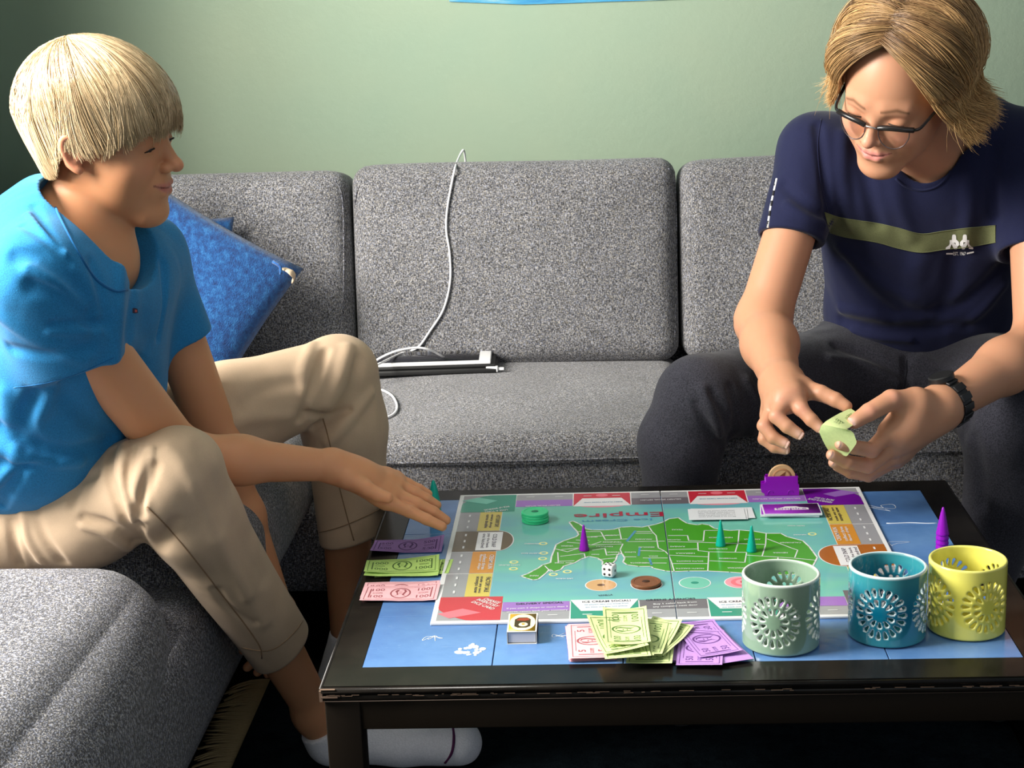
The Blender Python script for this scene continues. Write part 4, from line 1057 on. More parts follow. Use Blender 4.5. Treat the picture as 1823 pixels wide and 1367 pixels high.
# ------------------------------------------------------------------ things on the sofa
from mathutils.bvhtree import BVHTree
def trees(obs):
    out = []
    for o in obs: out.append(BVHTree.FromPolygons([v.co[:] for v in o.data.vertices], [p.vertices[:] for p in o.data.polygons]))
    return out
_bt = trees([o for o in sofa.children if o.name.startswith(('back_cushion', 'seat_cushion', 'backrest'))])
def onsofa(px, py, off=0.0):
    O, d = ray(px, py); d = Vector(nrm(d)); best = None
    for t in _bt:
        h = t.ray_cast(Vector(O), d)
        if h[0] is not None and (best is None or h[3] < best[1]): best = (h[0], h[3], h[1])
    if best is None: return at(px, py, 1.5)
    n = A(*best[2]); n = n if n@A(*d) < 0 else -n
    return A(*best[0])+n*off
M_wp = mat('white_plastic', (0.8, 0.8, 0.8), 0.35); M_glass = mat('tablet_glass', (0.02, 0.02, 0.025), 0.05, spec=0.8); M_case = mat('black_case', (0.012, 0.012, 0.012), 0.55)
sz = SEAT+0.002
a = atz(640, 672, sz+0.002); b = atz(886, 664, sz+0.002)
tb = thing('tablet', 'white tablet with a dark glass screen in a black case lying on the sofa seat', 'tablet')
yaw = math.atan2((b-a)[1], (b-a)[0]); Lx = np.linalg.norm(b-a)
tb.location = tuple(a); tb.rotation_euler = (0, 0, yaw)
dp = 0.125
part('case', *bevel_box((0, 0, 0), (Lx, dp, 0.010), 0.003), M_case, tb)
part('case_flap', *bevel_box((0.0, 0.003, 0.0105), (Lx-0.004, dp, 0.016), 0.002), M_case, tb)
part('body', *bevel_box((0.004, 0.004, 0.0163), (Lx-0.012, dp-0.006, 0.0225), 0.002), M_wp, tb)
part('screen', *box((0.020, 0.012, 0.0225), (Lx-0.034, dp-0.014, 0.0228)), M_glass, tb, smooth=False)
pp = atz(880, 648, sz+0.02)
ch = thing('charger_plug', 'white charging plug beside the tablet on the sofa seat', 'plug', None, (pp[0], pp[1]+0.01, sz)); 
part('body', *bevel_box((-0.016, -0.006, 0.003), (0.006, 0.006, 0.014), 0.002), M_wp, ch); part('tip', *bevel_box((0.006, -0.003, 0.006), (0.017, 0.003, 0.011), 0.001), M_wp, ch)
M_cable = mat('white_cable', (0.85, 0.85, 0.86), 0.4)
cb = [at(829, 296, 1.50), at(828, 280, 1.49), at(825, 267, 1.47), at(818, 278, 1.45)]
for x, y in ((811, 300), (806, 320), (797, 370), (795, 410), (801, 450), (802, 500), (790, 550), (765, 590), (744, 618), (715, 628)): cb.append(onsofa(x, y, 0.004))
cb += [atz(680, 645, sz+0.035), atz(650, 660, sz+0.03)]
cab = thing('charging_cable', 'long white charging cable hanging over the sofa back down to the tablet', 'cable')
part('cord', *tube(smooth_path(cb, 6), 0.0021, 8), M_cable, cab)
lp = [atz(x, y, sz+0.03*h) for x, y, h in ((652, 658, 1), (672, 640, 1.4), (705, 625, 1.9), (742, 619, 2.0), (768, 624, 1.7), (790, 636, 0.9))]
part('cord', *tube(smooth_path(lp, 6), 0.0021, 8), M_cable, cab)
lp = [onsofa(x, y, 0.003) for x, y in ((660, 694), (680, 697), (698, 707), (707, 724), (703, 738), (686, 747), (665, 750))]
part('cord', *tube(smooth_path(lp, 6), 0.0021, 8), M_cable, cab)
for ln in ([(596, 322), (609, 352), (612, 450), (611, 560)], [(1190, 300), (1201, 335), (1204, 450), (1201, 600)], [(640, 330), (633, 360), (630, 450), (629, 560)]):
    seam(smooth_path([onsofa(x, y, 0.0005) for x, y in ln], 8), 0.0016)
# cushions
M_vel = mat('blue_velvet', srgb(16, 76, 150), 0.8, sheen=0.25)
basecol(M_vel, ramp(M_vel, noise(M_vel, coords(M_vel), 90, 4, 0.7), [(0.33, srgb(6, 48, 104)), (0.52, srgb(14, 78, 140)), (0.72, srgb(44, 112, 172))]))
bump(M_vel, noise(M_vel, coords(M_vel), 400, 3), 0.0012)
def pillow(name, c, X, Y, size, th, label, seed=0, pinch=0.16):
    n = 26; g = np.linspace(-1, 1, n+1); V = []; F = []
    for sg in (1, -1):
        for i in range(n+1):
            for j in range(n+1):
                a, b = g[i], g[j]
                e = (1-a*a)*(1-b*b); hgt = th*e**0.42*(1 if sg > 0 else -1)
                x = a*(1-pinch*(1-b*b)*abs(a)**3*0.35); y = b*(1-pinch*(1-a*a)*abs(b)**3*0.35)
                V.append((x*size/2, y*size/2, hgt))
    m_ = (n+1)**2
    for i in range(n):
        for j in range(n):
            q = [i*(n+1)+j, (i+1)*(n+1)+j, (i+1)*(n+1)+j+1, i*(n+1)+j+1]; F.append(q); F.append([m_+k for k in q[::-1]])
    V = np.array(V); s = sines(17, 6, seed); V[:, 2] += 0.006*s(V)*(np.abs(V[:, 2]) > 0.01)
    X = nrm(X); Z = nrm(np.cross(X, Y)); Y = np.cross(Z, X)
    V = V@np.stack([X, Y, Z])+c
    bm = bmesh.new(); vs = [bm.verts.new(v) for v in V]
    for f in F: bm.faces.new([vs[k] for k in f])
    bmesh.ops.remove_doubles(bm, verts=bm.verts, dist=1e-4); bm.verts.index_update()
    V = np.array([v.co[:] for v in bm.verts]); F = [[v.index for v in f.verts] for f in bm.faces]; bm.free()
    t = thing(name, label, 'cushion'); part('cover', V, F, M_vel, t); return t
cA = at(540, 478, 1.17); cB = at(378, 745, 1.06); cC = at(262, 330, 1.14)
sd = 0.40
Yd = nrm(cA-cB); Xd = nrm(cA-cC); Xd = nrm(Xd-Yd*(Xd@Yd))
pil = pillow('throw_cushion', cA-Xd*sd/2-Yd*sd/2, Xd, Yd, sd, 0.055, 'plump blue velvet cushion leaning on the sofa back behind the blond boy in blue', 3)
cD = at(417, 386, 1.26); Yd2 = nrm(at(424, 388, 1.3)-at(412, 700, 1.2)); Xd2 = nrm(at(424, 388, 1.27)-at(260, 420, 1.27)); Xd2 = nrm(Xd2-Yd2*(Xd2@Yd2))
pillow('throw_cushion', cD-Xd2*0.19-Yd2*0.19, Xd2, Yd2, 0.38, 0.03, 'second blue cushion, only its top corner showing above the front one', 5)
tg = at(517, 486, 1.145)
V, F = tube(smooth_path([at(505, 478, 1.14), at(516, 483, 1.125), at(524, 492, 1.135), at(521, 500, 1.15)], 4), 0.007, 8, flat=0.3)
part('care_tag', V, F, mat('cream_tag', srgb(215, 190, 160), 0.8), pil, label='cream fabric tag on the corner')
part('piping', *tube(smooth_path([at(486, 466, 1.13), at(498, 474, 1.12), at(500, 488, 1.12)], 4), 0.003, 6), M_vel, pil)
# ------------------------------------------------------------------ people: shared tools
def march(F, pts, Ynear=-0.4, Yfar=1.5, step=0.004):
    """first surface point of a field along the view rays through the given pixels (used to lay seams and prints on cloth)"""
    out = []
    ys = np.arange(Ynear, Yfar, step)
    O = A(CAM_X, CAM_Y, CAM_Z); P = []; ds = []
    for x, y in pts:
        _, d = ray(x, y); d = d/d[1]; ds.append(d); P.append(O+(ys-O[1])[:, None]*d)
    D = F.eval(np.concatenate(P)).reshape(len(pts), -1)
    for i in range(len(pts)):
        neg = np.nonzero(D[i] < 0)[0]
        if len(neg) == 0: out.append(None); continue
        j = neg[0]
        if j == 0: out.append(P[i][0]); continue
        a, b = D[i][j-1], D[i][j]; t = a/(a-b)
        if a > 0.02: t = 1.0
        out.append(P[i][j-1]*(1-t)+P[i][j]*t)
    return out
def resample2(pts, n):
    P = np.array(pts, float); P = smooth_path(P, 8); s = np.r_[0, np.cumsum(np.linalg.norm(np.diff(P, axis=0), axis=1))]
    t = np.linspace(0, s[-1], n); return np.stack([np.interp(t, s, P[:, k]) for k in range(P.shape[1])], -1)
def fold(F, pts, w_, depth, n=9, dy=0.0):
    q = [p for p in march(F, resample2(pts, n)) if p is not None]
    if len(q) < 2: return
    keep = [q[0]]
    for p in q[1:]:
        if abs(p[1]-keep[-1][1]) < 0.06: keep.append(p)
    if len(keep) > 1: F.groove([p+A(0, dy, 0) for p in keep], w_, depth)
def seam_on(F, pts, n, r, m, parent, name='seam', off=0.0):
    q = [p for p in march(F, resample2(pts, n)) if p is not None]
    if len(q) > 2: part(name, *tube(np.array(q)+A(0, -off, 0), r, 6), m, parent)
def patch(F, top, bot, nx, ny, off, m, parent, name, **k):
    a = resample2(top, nx); b = resample2(bot, nx)
    px = [(a[i]*(1-t)+b[i]*t) for i in range(nx) for t in np.linspace(0, 1, ny)]
    q = march(F, px, step=0.003)
    good = [p for p in q if p is not None]; 
    for i, p in enumerate(q):
        if p is None: q[i] = q[i-1] if i and q[i-1] is not None else good[0]
    V = np.array(q); O = A(CAM_X, CAM_Y, CAM_Z); V += (O-V)/np.linalg.norm(O-V, axis=1, keepdims=True)*off
    Fs = [[i*ny+j, (i+1)*ny+j, (i+1)*ny+j+1, i*ny+j+1] for i in range(nx-1) for j in range(ny-1)]
    return part(name, V, Fs, m, parent, **k)

def add_head(F, O, R, s, neck_to, neck_r=(0.050, 0.054), smile=0.004, jaw=1.0, open_=0.0026):
    T = lambda *p: O+s*(R@A(*p))
    e = lambda c, r, k=0.01, op='u', Rl=None: F.ell(T(*c), s*A(*r), R if Rl is None else R@Rl, k*s, op)
    c = lambda a, b, ra, rb, k=0.01, op='u': F.cone(T(*a), T(*b), ra*s, rb*s, k*s, op)
    e((0, -0.012, 0.030), (0.074, 0.094, 0.090), 0.01)
    e((0, 0.028, 0.0), (0.063, 0.062, 0.086), 0.025)
    e((0, 0.034, -0.060), (0.047*jaw, 0.054, 0.054), 0.025)
    for q in (-1, 1):
        c((q*0.050*jaw, -0.004, -0.048), (q*0.018*jaw, 0.066, -0.099), 0.016, 0.015, 0.022)
        e((q*0.036, 0.057, -0.030), (0.024, 0.024, 0.021), 0.022)
        e((q*0.040, 0.034, -0.050), (0.019, 0.032, 0.032), 0.025)
        c((q*0.014, 0.080, 0.015), (q*0.040, 0.070, 0.014), 0.010, 0.009, 0.014)
    e((0, 0.072, -0.101), (0.021, 0.019, 0.016), 0.018)
    e((0, 0.072, -0.062), (0.030, 0.021, 0.022), 0.016)
    for q in (-1, 1):
        e((q*0.031, 0.100, -0.003), (0.017, 0.014, 0.0105), 0.010, 's')
        e((q*0.031, 0.0735, -0.005), (0.0155, 0.0135, 0.0125), 0.003)
        if open_: e((q*0.031, 0.0885, -0.0065), (0.0105, 0.006, open_), 0.001, 's')
    c((0, 0.083, 0.006), (0, 0.104, -0.029), 0.0072, 0.0088, 0.010)
    e((0, 0.1065, -0.0315), (0.0100, 0.0105, 0.0090), 0.005)
    for q in (-1, 1):
        e((q*0.0112, 0.0965, -0.0345), (0.0070, 0.0090, 0.0070), 0.004)
        e((q*0.0060, 0.1035, -0.0425), (0.0034, 0.0050, 0.0030), 0.002, 's')
    sm = smile
    up_ = [(-0.025, 0.0775, -0.0615+sm), (-0.010, 0.0915, -0.0580), (0, 0.0925, -0.0590), (0.010, 0.0915, -0.0580), (0.025, 0.0775, -0.0615+sm)]
    lo_ = [(-0.021, 0.0790, -0.0645+sm), (-0.008, 0.0895, -0.0695), (0.008, 0.0895, -0.0695), (0.021, 0.0790, -0.0645+sm)]
    F.chain([T(*p) for p in up_], [0.002*s, 0.0048*s, 0.0046*s, 0.0048*s, 0.002*s], 0.004*s)
    F.chain([T(*p) for p in lo_], [0.002*s, 0.0060*s, 0.0060*s, 0.002*s], 0.004*s)
    F.groove([T(-0.029, 0.0765, -0.0615+sm*1.3), T(-0.012, 0.0945, -0.0630), T(0, 0.0975, -0.0632), T(0.012, 0.0945, -0.0630), T(0.029, 0.0765, -0.0615+sm*1.3)], 0.0016*s, 0.0032*s)
    for q in (-1, 1):
        F.groove([T(q*0.020, 0.094, -0.036), T(q*0.031, 0.083, -0.052), T(q*0.034, 0.076, -0.064)], 0.005*s, 0.0012*s)
        Rl = eul(q*0.45, -0.15, 0)
        e((q*0.077, 0.000, -0.008), (0.0070, 0.0145, 0.024), 0.004, 'u', Rl)
        hx = smooth_path([(q*0.078, 0.012, -0.012), (q*0.081, 0.011, 0.006), (q*0.084, 0.003, 0.015), (q*0.087, -0.009, 0.011), (q*0.086, -0.011, -0.004), (q*0.081, -0.002, -0.024), (q*0.078, 0.007, -0.031)], 4)
        F.chain([T(*p) for p in hx], list(np.interp(np.linspace(0, 1, len(hx)), [0, .2, .5, .8, 1], [0.003*s, 0.0038*s, 0.0040*s, 0.0042*s, 0.0052*s])), 0.003*s)
        e((q*0.087, 0.004, -0.009), (0.0072, 0.0075, 0.0115), 0.003, 's', Rl)
    c((0, -0.022, -0.045), tuple(R.T@(np.asarray(neck_to)-O)/s), neck_r[0], neck_r[1], 0.03)
    c((0, 0.012, -0.075), tuple(R.T@(np.asarray(neck_to)-O)/s), 0.034, neck_r[1]*0.9, 0.03)
def face_colors(V, O, R, s, base, lip=(0.55, 0.22, 0.20), blush=(0.75, 0.34, 0.26), brow=(0.30, 0.19, 0.10), sm=0.004, redear=0.5):
    P = (V-O)@R/s; c = np.repeat(A(*base)[None], len(V), 0)
    def spot(ctr, rad, colr, st, sharp=2):
        d = np.linalg.norm((P-A(*ctr))/A(*rad), axis=1); w_ = (st*np.exp(-d**sharp))[:, None]; c[:] = c*(1-w_)+A(*colr)*w_
    for q in (-1, 1):
        spot((q*0.040, 0.070, -0.032), (0.020, 0.03, 0.016), blush, 0.35)
        spot((q*0.085, 0.002, -0.008), (0.014, 0.024, 0.036), blush, redear)
        spot((q*0.031, 0.085, -0.001), (0.017, 0.02, 0.010), tuple(A(*base)*A(0.80, 0.66, 0.62)), 0.35)
        x = q*P[:, 0]; zc = 0.0155+0.004*np.clip((x-0.012)/0.02, 0, 1)-0.006*np.clip((x-0.034)/0.015, 0, 1)
        d = np.abs(P[:, 2]-zc)/(0.0030*np.clip(1.3-np.abs(x-0.028)/0.03, 0.2, 1)); w_ = np.where((x > 0.011) & (x < 0.049) & (P[:, 1] > 0.05), np.exp(-d**2)*0.75, 0)[:, None]
        c[:] = c*(1-w_)+A(*brow)*w_
    spot((0, 0.110, -0.032), (0.013, 0.015, 0.012), blush, 0.35)
    x = np.abs(P[:, 0]); zc = -0.0635+sm*1.2*np.clip(x/0.026, 0, 1)**1.5; hh = 0.0085*np.clip(1-(x/0.0265)**2, 0, 1)
    w_ = np.where(P[:, 1] > 0.06, 1/(1+np.exp((np.abs(P[:, 2]-zc)-hh)/0.0009)), 0)*(x < 0.0275); w_ = (w_*0.85)[:, None]
    c[:] = c*(1-w_)+A(*lip)*w_
    ml = np.where((np.abs(P[:, 2]-zc) < 0.0012) & (x < 0.028) & (P[:, 1] > 0.06), 0.6, 0)[:, None]; c[:] = c*(1-ml)+A(0.16, 0.04, 0.03)*ml
    return c
def hand(F, wrist, wr, fingers, k=0.014):
    """fingers: list of (points MCP..tip, radii); first is the thumb"""
    for i, (P, R_) in enumerate(fingers):
        F.cone(wrist, P[0], wr*(0.72 if i else 0.60), R_[0]*(1.22 if i else 1.15), k)
    M_ = [P[0] for P, _ in fingers[1:]]
    for a, b in zip(M_[:-1], M_[1:]): F.cone(a*0.85+wrist*0.15, b*0.85+wrist*0.15, fingers[1][1][0]*1.15, fingers[1][1][0]*1.15, 0.006)
    for i, (P, R_) in enumerate(fingers):
        F.cone(P[0], P[1], R_[0], R_[1], 0.004)
        for j in range(1, len(P)-1): F.cone(P[j], P[j+1], R_[j], R_[j+1], 0.0025)
def eye(parent, O, R, s, q, gaze, iris):
    c = O+s*(R@A(q*0.031, 0.0745, -0.0055)); g = nrm(R@A(*gaze))
    V, F = lathe([(0.0118*math.sin(a), 0.0118*math.cos(a)) for a in np.linspace(0.001, math.pi-0.001, 22)], 24)
    x = nrm(np.cross(g, A(0.1, 0.2, 0.97))); y = np.cross(g, x); M3 = np.stack([x, y, g])
    ang = np.arccos(np.clip(V[:, 2]/0.0118, -1, 1)); cols = np.full((len(V), 3), 0.7)
    cols[ang < 0.50] = iris; cols[ang < 0.22] = (0.01, 0.01, 0.01)
    part('eye', (V*s)@M3+c, F, M_eye, parent, cols=cols)
M_eye = mat('eye_surface', (1, 1, 1), 0.08, vcol=True, spec=0.6)
def lash(parent, O, R, s, q, m, z=-0.0045, dz=0.0):
    P = [O+s*(R@A(q*(0.031+x), 0.0745+math.sqrt(max(0.0143**2-x*x*0.95, 0))+0.0003, z-0.012*((x/0.0125)**2)*0.25+dz)) for x in np.linspace(-0.0115, 0.0125, 12)]
    part('eyelashes', *tube(P, [0.0004]+[0.0011*s]*10+[0.0005], 6), m, parent)

# --- hair: bundles of tapered strands
def strands(paths, rad, sides=3):
    """paths (n,k,3), rad (n,k) -> one mesh"""
    n, k, _ = paths.shape; T = np.gradient(paths, axis=1); T /= np.linalg.norm(T, axis=2, keepdims=True)+1e-9
    ref = np.tile(A(0.3, 0.2, 0.93), (n, k, 1)); N1 = np.cross(T, ref); N1 /= np.linalg.norm(N1, axis=2, keepdims=True)+1e-9; N2 = np.cross(T, N1)
    V = np.stack([paths+rad[..., None]*(math.cos(2*math.pi*s/sides)*N1+math.sin(2*math.pi*s/sides)*N2) for s in range(sides)], 2).reshape(-1, 3)
    base = (np.arange(n)[:, None, None]*k+np.arange(k-1)[None, :, None])*sides; s = np.arange(sides)[None, None, :]; s2 = (s+1) % sides
    Fq = np.stack([base+s, base+s2, base+sides+s2, base+sides+s], -1).reshape(-1, 4); return V, Fq
def hair_mat(name, rough=0.38):
    m = mat(name, (1, 1, 1), rough, spec=0.55, vcol=True); return m
# ------------------------------------------------------------------ blond boy in blue on the chaise
SKIN1 = mat('skin_tan', (1, 1, 1), 0.5, spec=0.35, vcol=True, sub=0.25)
p1 = thing('person', 'blond boy in blue t-shirt and beige trousers sitting on the chaise, hand over the table', 'person', None)
O1 = A(-0.332, 0.30, 0.590+TAB); R1 = eul(math.radians(-100), math.radians(-7), math.radians(6.5)); s1 = 0.935
nb1 = at(128, 425, 0.29)
Fh = Field(); add_head(Fh, O1, R1, s1, nb1, (0.044, 0.050), 0.006, 0.98, 0.0022)
sh_n, sh_f = at(66, 492, 0.12), at(262, 452, 0.43)      # shoulder joints, near and far
Fh.cone(nb1, nb1*0.5+sh_n*0.5, 0.050, 0.040, 0.03); Fh.cone(nb1, nb1*0.5+sh_f*0.5, 0.050, 0.040, 0.03); Fh.cone(nb1, at(140, 520, 0.30), 0.056, 0.055, 0.03).cone(nb1, at(178, 470, 0.285), 0.050, 0.048, 0.03)
Fh.groove([at(200, 408, 0.27), at(178, 440, 0.26), at(165, 475, 0.27)], 0.006, -0.003)
# near arm and hand (his right)
el_n, wr_n = at(318, 812, 0.30), at(592, 829, 0.365)
Fa = Field(); Fa.cone(sh_n, el_n, 0.041, 0.036, 0.02).cone(el_n, el_n*0.6+wr_n*0.4, 0.034, 0.030, 0.02).cone(el_n*0.6+wr_n*0.4, wr_n, 0.030, 0.0205, 0.02)
H = lambda L_, Y: [at(x, y, Y+dy) for x, y, dy in L_]
hand(Fa, wr_n, 0.022, [
    (H([(618, 850, 0), (652, 869, -0.008), (672, 880, -0.010), (691, 886, -0.012)], 0.352), [0.0125, 0.0105, 0.0095, 0.0075]),
    (H([(687, 893, 0), (729, 910, 0), (759, 924, 0), (787, 937, 0.002)], 0.362), [0.0098, 0.0086, 0.0078, 0.0066]),
    (H([(700, 878, 0), (743, 897, -0.001), (771, 911, 0), (794, 926, 0.002)], 0.380), [0.0098, 0.0088, 0.0078, 0.0066]),
    (H([(707, 862, 0), (739, 877, 0), (760, 888, 0), (778, 899, 0.002)], 0.398), [0.0094, 0.0082, 0.0074, 0.0062]),
    (H([(704, 850, 0), (727, 861, 0), (746, 870, 0), (763, 879, 0.002)], 0.414), [0.0086, 0.0072, 0.0066, 0.0056])])
Fa.ell(at(640, 838, 0.376), (0.030, 0.020, 0.014), eul(0, 0, 0.5), 0.015)
# far arm and hand (his left), hand held low behind the near ankle
el_f, wr_f = at(392, 800, 0.47), at(500, 1085, 0.50)
Ff = Field(); Ff.cone(sh_f, el_f, 0.038, 0.032, 0.02).cone(el_f, el_f*0.6+wr_f*0.4, 0.031, 0.026, 0.02).cone(el_f*0.6+wr_f*0.4, wr_f, 0.026, 0.018, 0.02)
hand(Ff, wr_f, 0.020, [
    (H([(515, 1115, 0), (522, 1135, 0.0), (528, 1152, 0.0), (532, 1166, 0.0)], 0.51), [0.011, 0.0095, 0.0085, 0.007]),
    (H([(492, 1140, 0), (462, 1150, -0.01), (446, 1154, -0.015), (432, 1158, -0.018)], 0.48), [0.009, 0.008, 0.0072, 0.006]),
    (H([(500, 1152, 0), (470, 1168, -0.01), (452, 1178, -0.015), (440, 1188, -0.018)], 0.475), [0.009, 0.008, 0.0075, 0.0065]),
    (H([(510, 1160, 0), (485, 1178, -0.01), (470, 1188, -0.015), (458, 1197, -0.018)], 0.47), [0.009, 0.0078, 0.007, 0.006]),
    (H([(518, 1165, 0), (498, 1183, -0.01), (486, 1192, -0.013), (476, 1201, -0.016)], 0.465), [0.008, 0.007, 0.0065, 0.0055])])
# legs
hip_n, kn_n, an_n = at(-10, 905, 0.33), at(312, 838, 0.235), at(562, 1268, 0.44)
hip_f, kn_f, an_f = at(120, 800, 0.46), at(612, 668, 0.62), at(624, 1185, 0.69)
Fl = Field(); Fl.cone(hip_n, kn_n, 0.05, 0.036, 0.02).cone(kn_n, kn_n*0.6+an_n*0.4, 0.036, 0.040, 0.02).cone(kn_n*0.6+an_n*0.4, an_n, 0.040, 0.027, 0.02)
Fl.cone(hip_f, kn_f, 0.05, 0.036, 0.02).cone(kn_f, kn_f*0.6+an_f*0.4, 0.036, 0.038, 0.02).cone(kn_f*0.6+an_f*0.4, an_f, 0.040, 0.028, 0.02)
heel_n, toe_n = at(590, 1316, 0.45), at(816, 1322, 0.475)
Fl.cone(an_n, heel_n, 0.027, 0.026, 0.02).cone(an_n, heel_n*0.5+toe_n*0.5, 0.024, 0.024, 0.03).cone(heel_n, toe_n, 0.022, 0.022, 0.02)
pel1 = at(-10, 860, 0.40); chest1 = at(150, 600, 0.30)
Fl.cone(pel1, chest1, 0.07, 0.065, 0.05).cone(chest1, nb1, 0.06, 0.04, 0.05).cone(pel1, hip_n, 0.06, 0.05, 0.03).cone(pel1, hip_f, 0.06, 0.05, 0.03)
foot_f = A(an_f[0]+0.20, an_f[1]-0.02, 0.045)
Fl.cone(an_f, A(an_f[0]-0.02, an_f[1]+0.01, 0.045), 0.028, 0.026, 0.02).cone(A(an_f[0]-0.02, an_f[1]+0.01, 0.045), foot_f, 0.026, 0.020, 0.02).cone(an_f, foot_f, 0.024, 0.018, 0.03)
sk1 = (0.66, 0.31, 0.155)
parts_ = []
for F_, h_ in ((Fh, 0.0014), (Fa, 0.0016), (Ff, 0.0017), (Fl, 0.0040)):
    V, Q = F_.mesh(h_); parts_.append((V, Q))
off_ = 0; VV, QQ = [], []
for V, Q in parts_: VV.append(V); QQ.append(Q+off_); off_ += len(V)
VV = np.concatenate(VV); QQ = np.concatenate(QQ)
cols = face_colors(VV, O1, R1, s1, sk1, (0.58, 0.20, 0.16), (0.72, 0.26, 0.17), (0.42, 0.28, 0.15), 0.006, 0.6)
part('body', VV, QQ, SKIN1, p1, cols=cols)
M_lash = mat('lash_brown', (0.035, 0.02, 0.012), 0.7)
for q in (-1, 1): eye(p1, O1, R1, s1, q, (0.1, 1, -0.35), (0.10, 0.16, 0.20)); lash(p1, O1, R1, s1, q, M_lash)

# t-shirt
Ft = Field()
r_ = 1.0
Ft.cone(at(92, 398, 0.24), sh_n+A(0.0, 0.0, 0.0), 0.040, 0.050, 0.04).cone(at(170, 408, 0.36), sh_f, 0.040, 0.046, 0.04)
Ft.cone(sh_n*0.75+sh_f*0.25+A(-0.01, 0, -0.03), at(60, 760, 0.27), 0.088, 0.098, 0.06)
Ft.cone(sh_n*0.25+sh_f*0.75+A(-0.01, 0, -0.03), at(165, 700, 0.40), 0.078, 0.085, 0.06)
Ft.cone(at(70, 450, 0.26), at(-30, 700, 0.36), 0.080, 0.10, 0.06)
Ft.cone(at(60, 750, 0.27), at(-40, 830, 0.34), 0.094, 0.098, 0.05)
Ft.cone(at(190, 560, 0.28), at(205, 690, 0.33), 0.060, 0.062, 0.05)
Ft.cone(at(130, 745, 0.30), at(-20, 858, 0.33), 0.066, 0.066, 0.04)
# collar stand
Ft.cone(at(80, 355, 0.29), at(100, 400, 0.27), 0.030, 0.042, 0.03)
# sleeves
d_n = nrm(el_n-sh_n); d_f = nrm(el_f-sh_f)
sl_n = at(122, 650, 0.17)
pS = at(206, 643, 0.14); nS = nrm(np.cross(at(21, 690, 0.17)-pS, A(0.15, 1, 0.0))); nS = nS if nS@d_n > 0 else -nS
Ft.ccone(sh_n, sl_n+d_n*0.10+A(-0.012, 0, 0), 0.055, 0.074, pS, nS, 0.03, 0.86, 0.02)
cf = sh_f+d_f*0.128
Ft.ccone(sh_f, cf+d_f*0.05, 0.047, 0.049, cf, d_f, 0.03, 0.84, 0.02)
# neck opening
rB, rF = at(84, 350, 0.29), at(222, 514, 0.28); rC = (rB+rF)/2
rn = nrm(np.cross(rF-rB, A(0, -1, 0))); rn = rn if rn[2] > 0 else -rn
Ft.cone(rC-rn*0.040+A(0, -0.026, 0), rC+rn*0.13+A(0, -0.026, 0), 0.074, 0.114, 0.004, 's')
f_ = lambda pts, w_, d: fold(Ft, pts, w_*0.8, d*1.15)
f_([(60, 365), (80, 400), (110, 440)], 0.006, 0.004); f_([(48, 380), (75, 410), (118, 450)], 0.006, -0.004)
f_([(40, 398), (80, 425), (125, 470)], 0.006, 0.005); f_([(30, 455), (75, 455), (130, 500), (165, 555)], 0.011, 0.009)
f_([(50, 480), (100, 505), (150, 545)], 0.008, -0.006); f_([(60, 510), (120, 530), (170, 580)], 0.012, 0.008)
f_([(90, 590), (140, 590), (175, 590)], 0.006, -0.004); f_([(95, 575), (140, 575), (180, 575)], 0.006, 0.004)
f_([(0, 560), (60, 600), (150, 640)], 0.012, -0.005); f_([(20, 620), (90, 630), (160, 615)], 0.010, 0.004)
f_([(165, 470), (182, 530), (188, 575)], 0.010, 0.005); f_([(215, 480), (212, 550), (205, 640)], 0.014, -0.005)
f_([(240, 520), (232, 600), (250, 690)], 0.018, 0.006); f_([(290, 470), (292, 540), (283, 600)], 0.008, 0.006)
f_([(60, 700), (50, 740), (60, 790)], 0.012, 0.008); f_([(90, 700), (60, 760), (55, 800)], 0.012, -0.007)
f_([(0, 760), (60, 790), (120, 805), (190, 790)], 0.012, 0.010); f_([(0, 800), (70, 820), (140, 820)], 0.010, -0.009)
f_([(0, 825), (60, 830), (100, 825)], 0.009, 0.008); f_([(0, 900), (20, 860), (45, 830)], 0.009, 0.008); f_([(-5, 860), (15, 840), (30, 800)], 0.009, -0.006)
f_([(110, 700), (150, 740), (200, 780)], 0.014, 0.005); f_([(10, 700), (15, 760), (40, 830)], 0.014, -0.006)
wv = sines(26, 8, 4); Ft.disp = lambda P: 0.0030*wv(P)
M_tee1 = cloth('blue_cotton', srgb(38, 122, 176), 700, 0.10, 0.85, 0.0004, 0.06, wrinkle=0.010)
V, Q = Ft.mesh(0.0026); tee = part('t_shirt', V, Q, M_tee1, p1)
M_seam1 = cloth('blue_cotton_dark', srgb(26, 100, 156), 700, 0.05, 0.85)
for r2, s2 in (([(88, 338), (112, 392), (135, 440), (165, 490), (200, 512), (224, 513)], 0.0018),): seam_on(Ft, [(88, 345), (112, 398), (138, 447), (168, 494), (202, 517), (226, 516)], 40, s2, M_seam1, tee, 'collar_seam')
seam_on(Ft, [(24, 690), (75, 683), (130, 668), (202, 637)], 30, 0.0009, M_seam1, tee, 'sleeve_seam', -0.0005)
patch(Ft, [(236, 549), (240, 548), (245, 550)], [(236, 557), (241, 558), (246, 557)], 4, 3, 0.0008, mat('emblem_navy', (0.02, 0.02, 0.06), 0.7), tee, 'emblem')
patch(Ft, [(240, 551), (242, 551), (244, 552)], [(240, 555), (242, 556), (244, 555)], 3, 3, 0.0011, mat('emblem_red', (0.5, 0.08, 0.08), 0.7), tee, 'emblem')

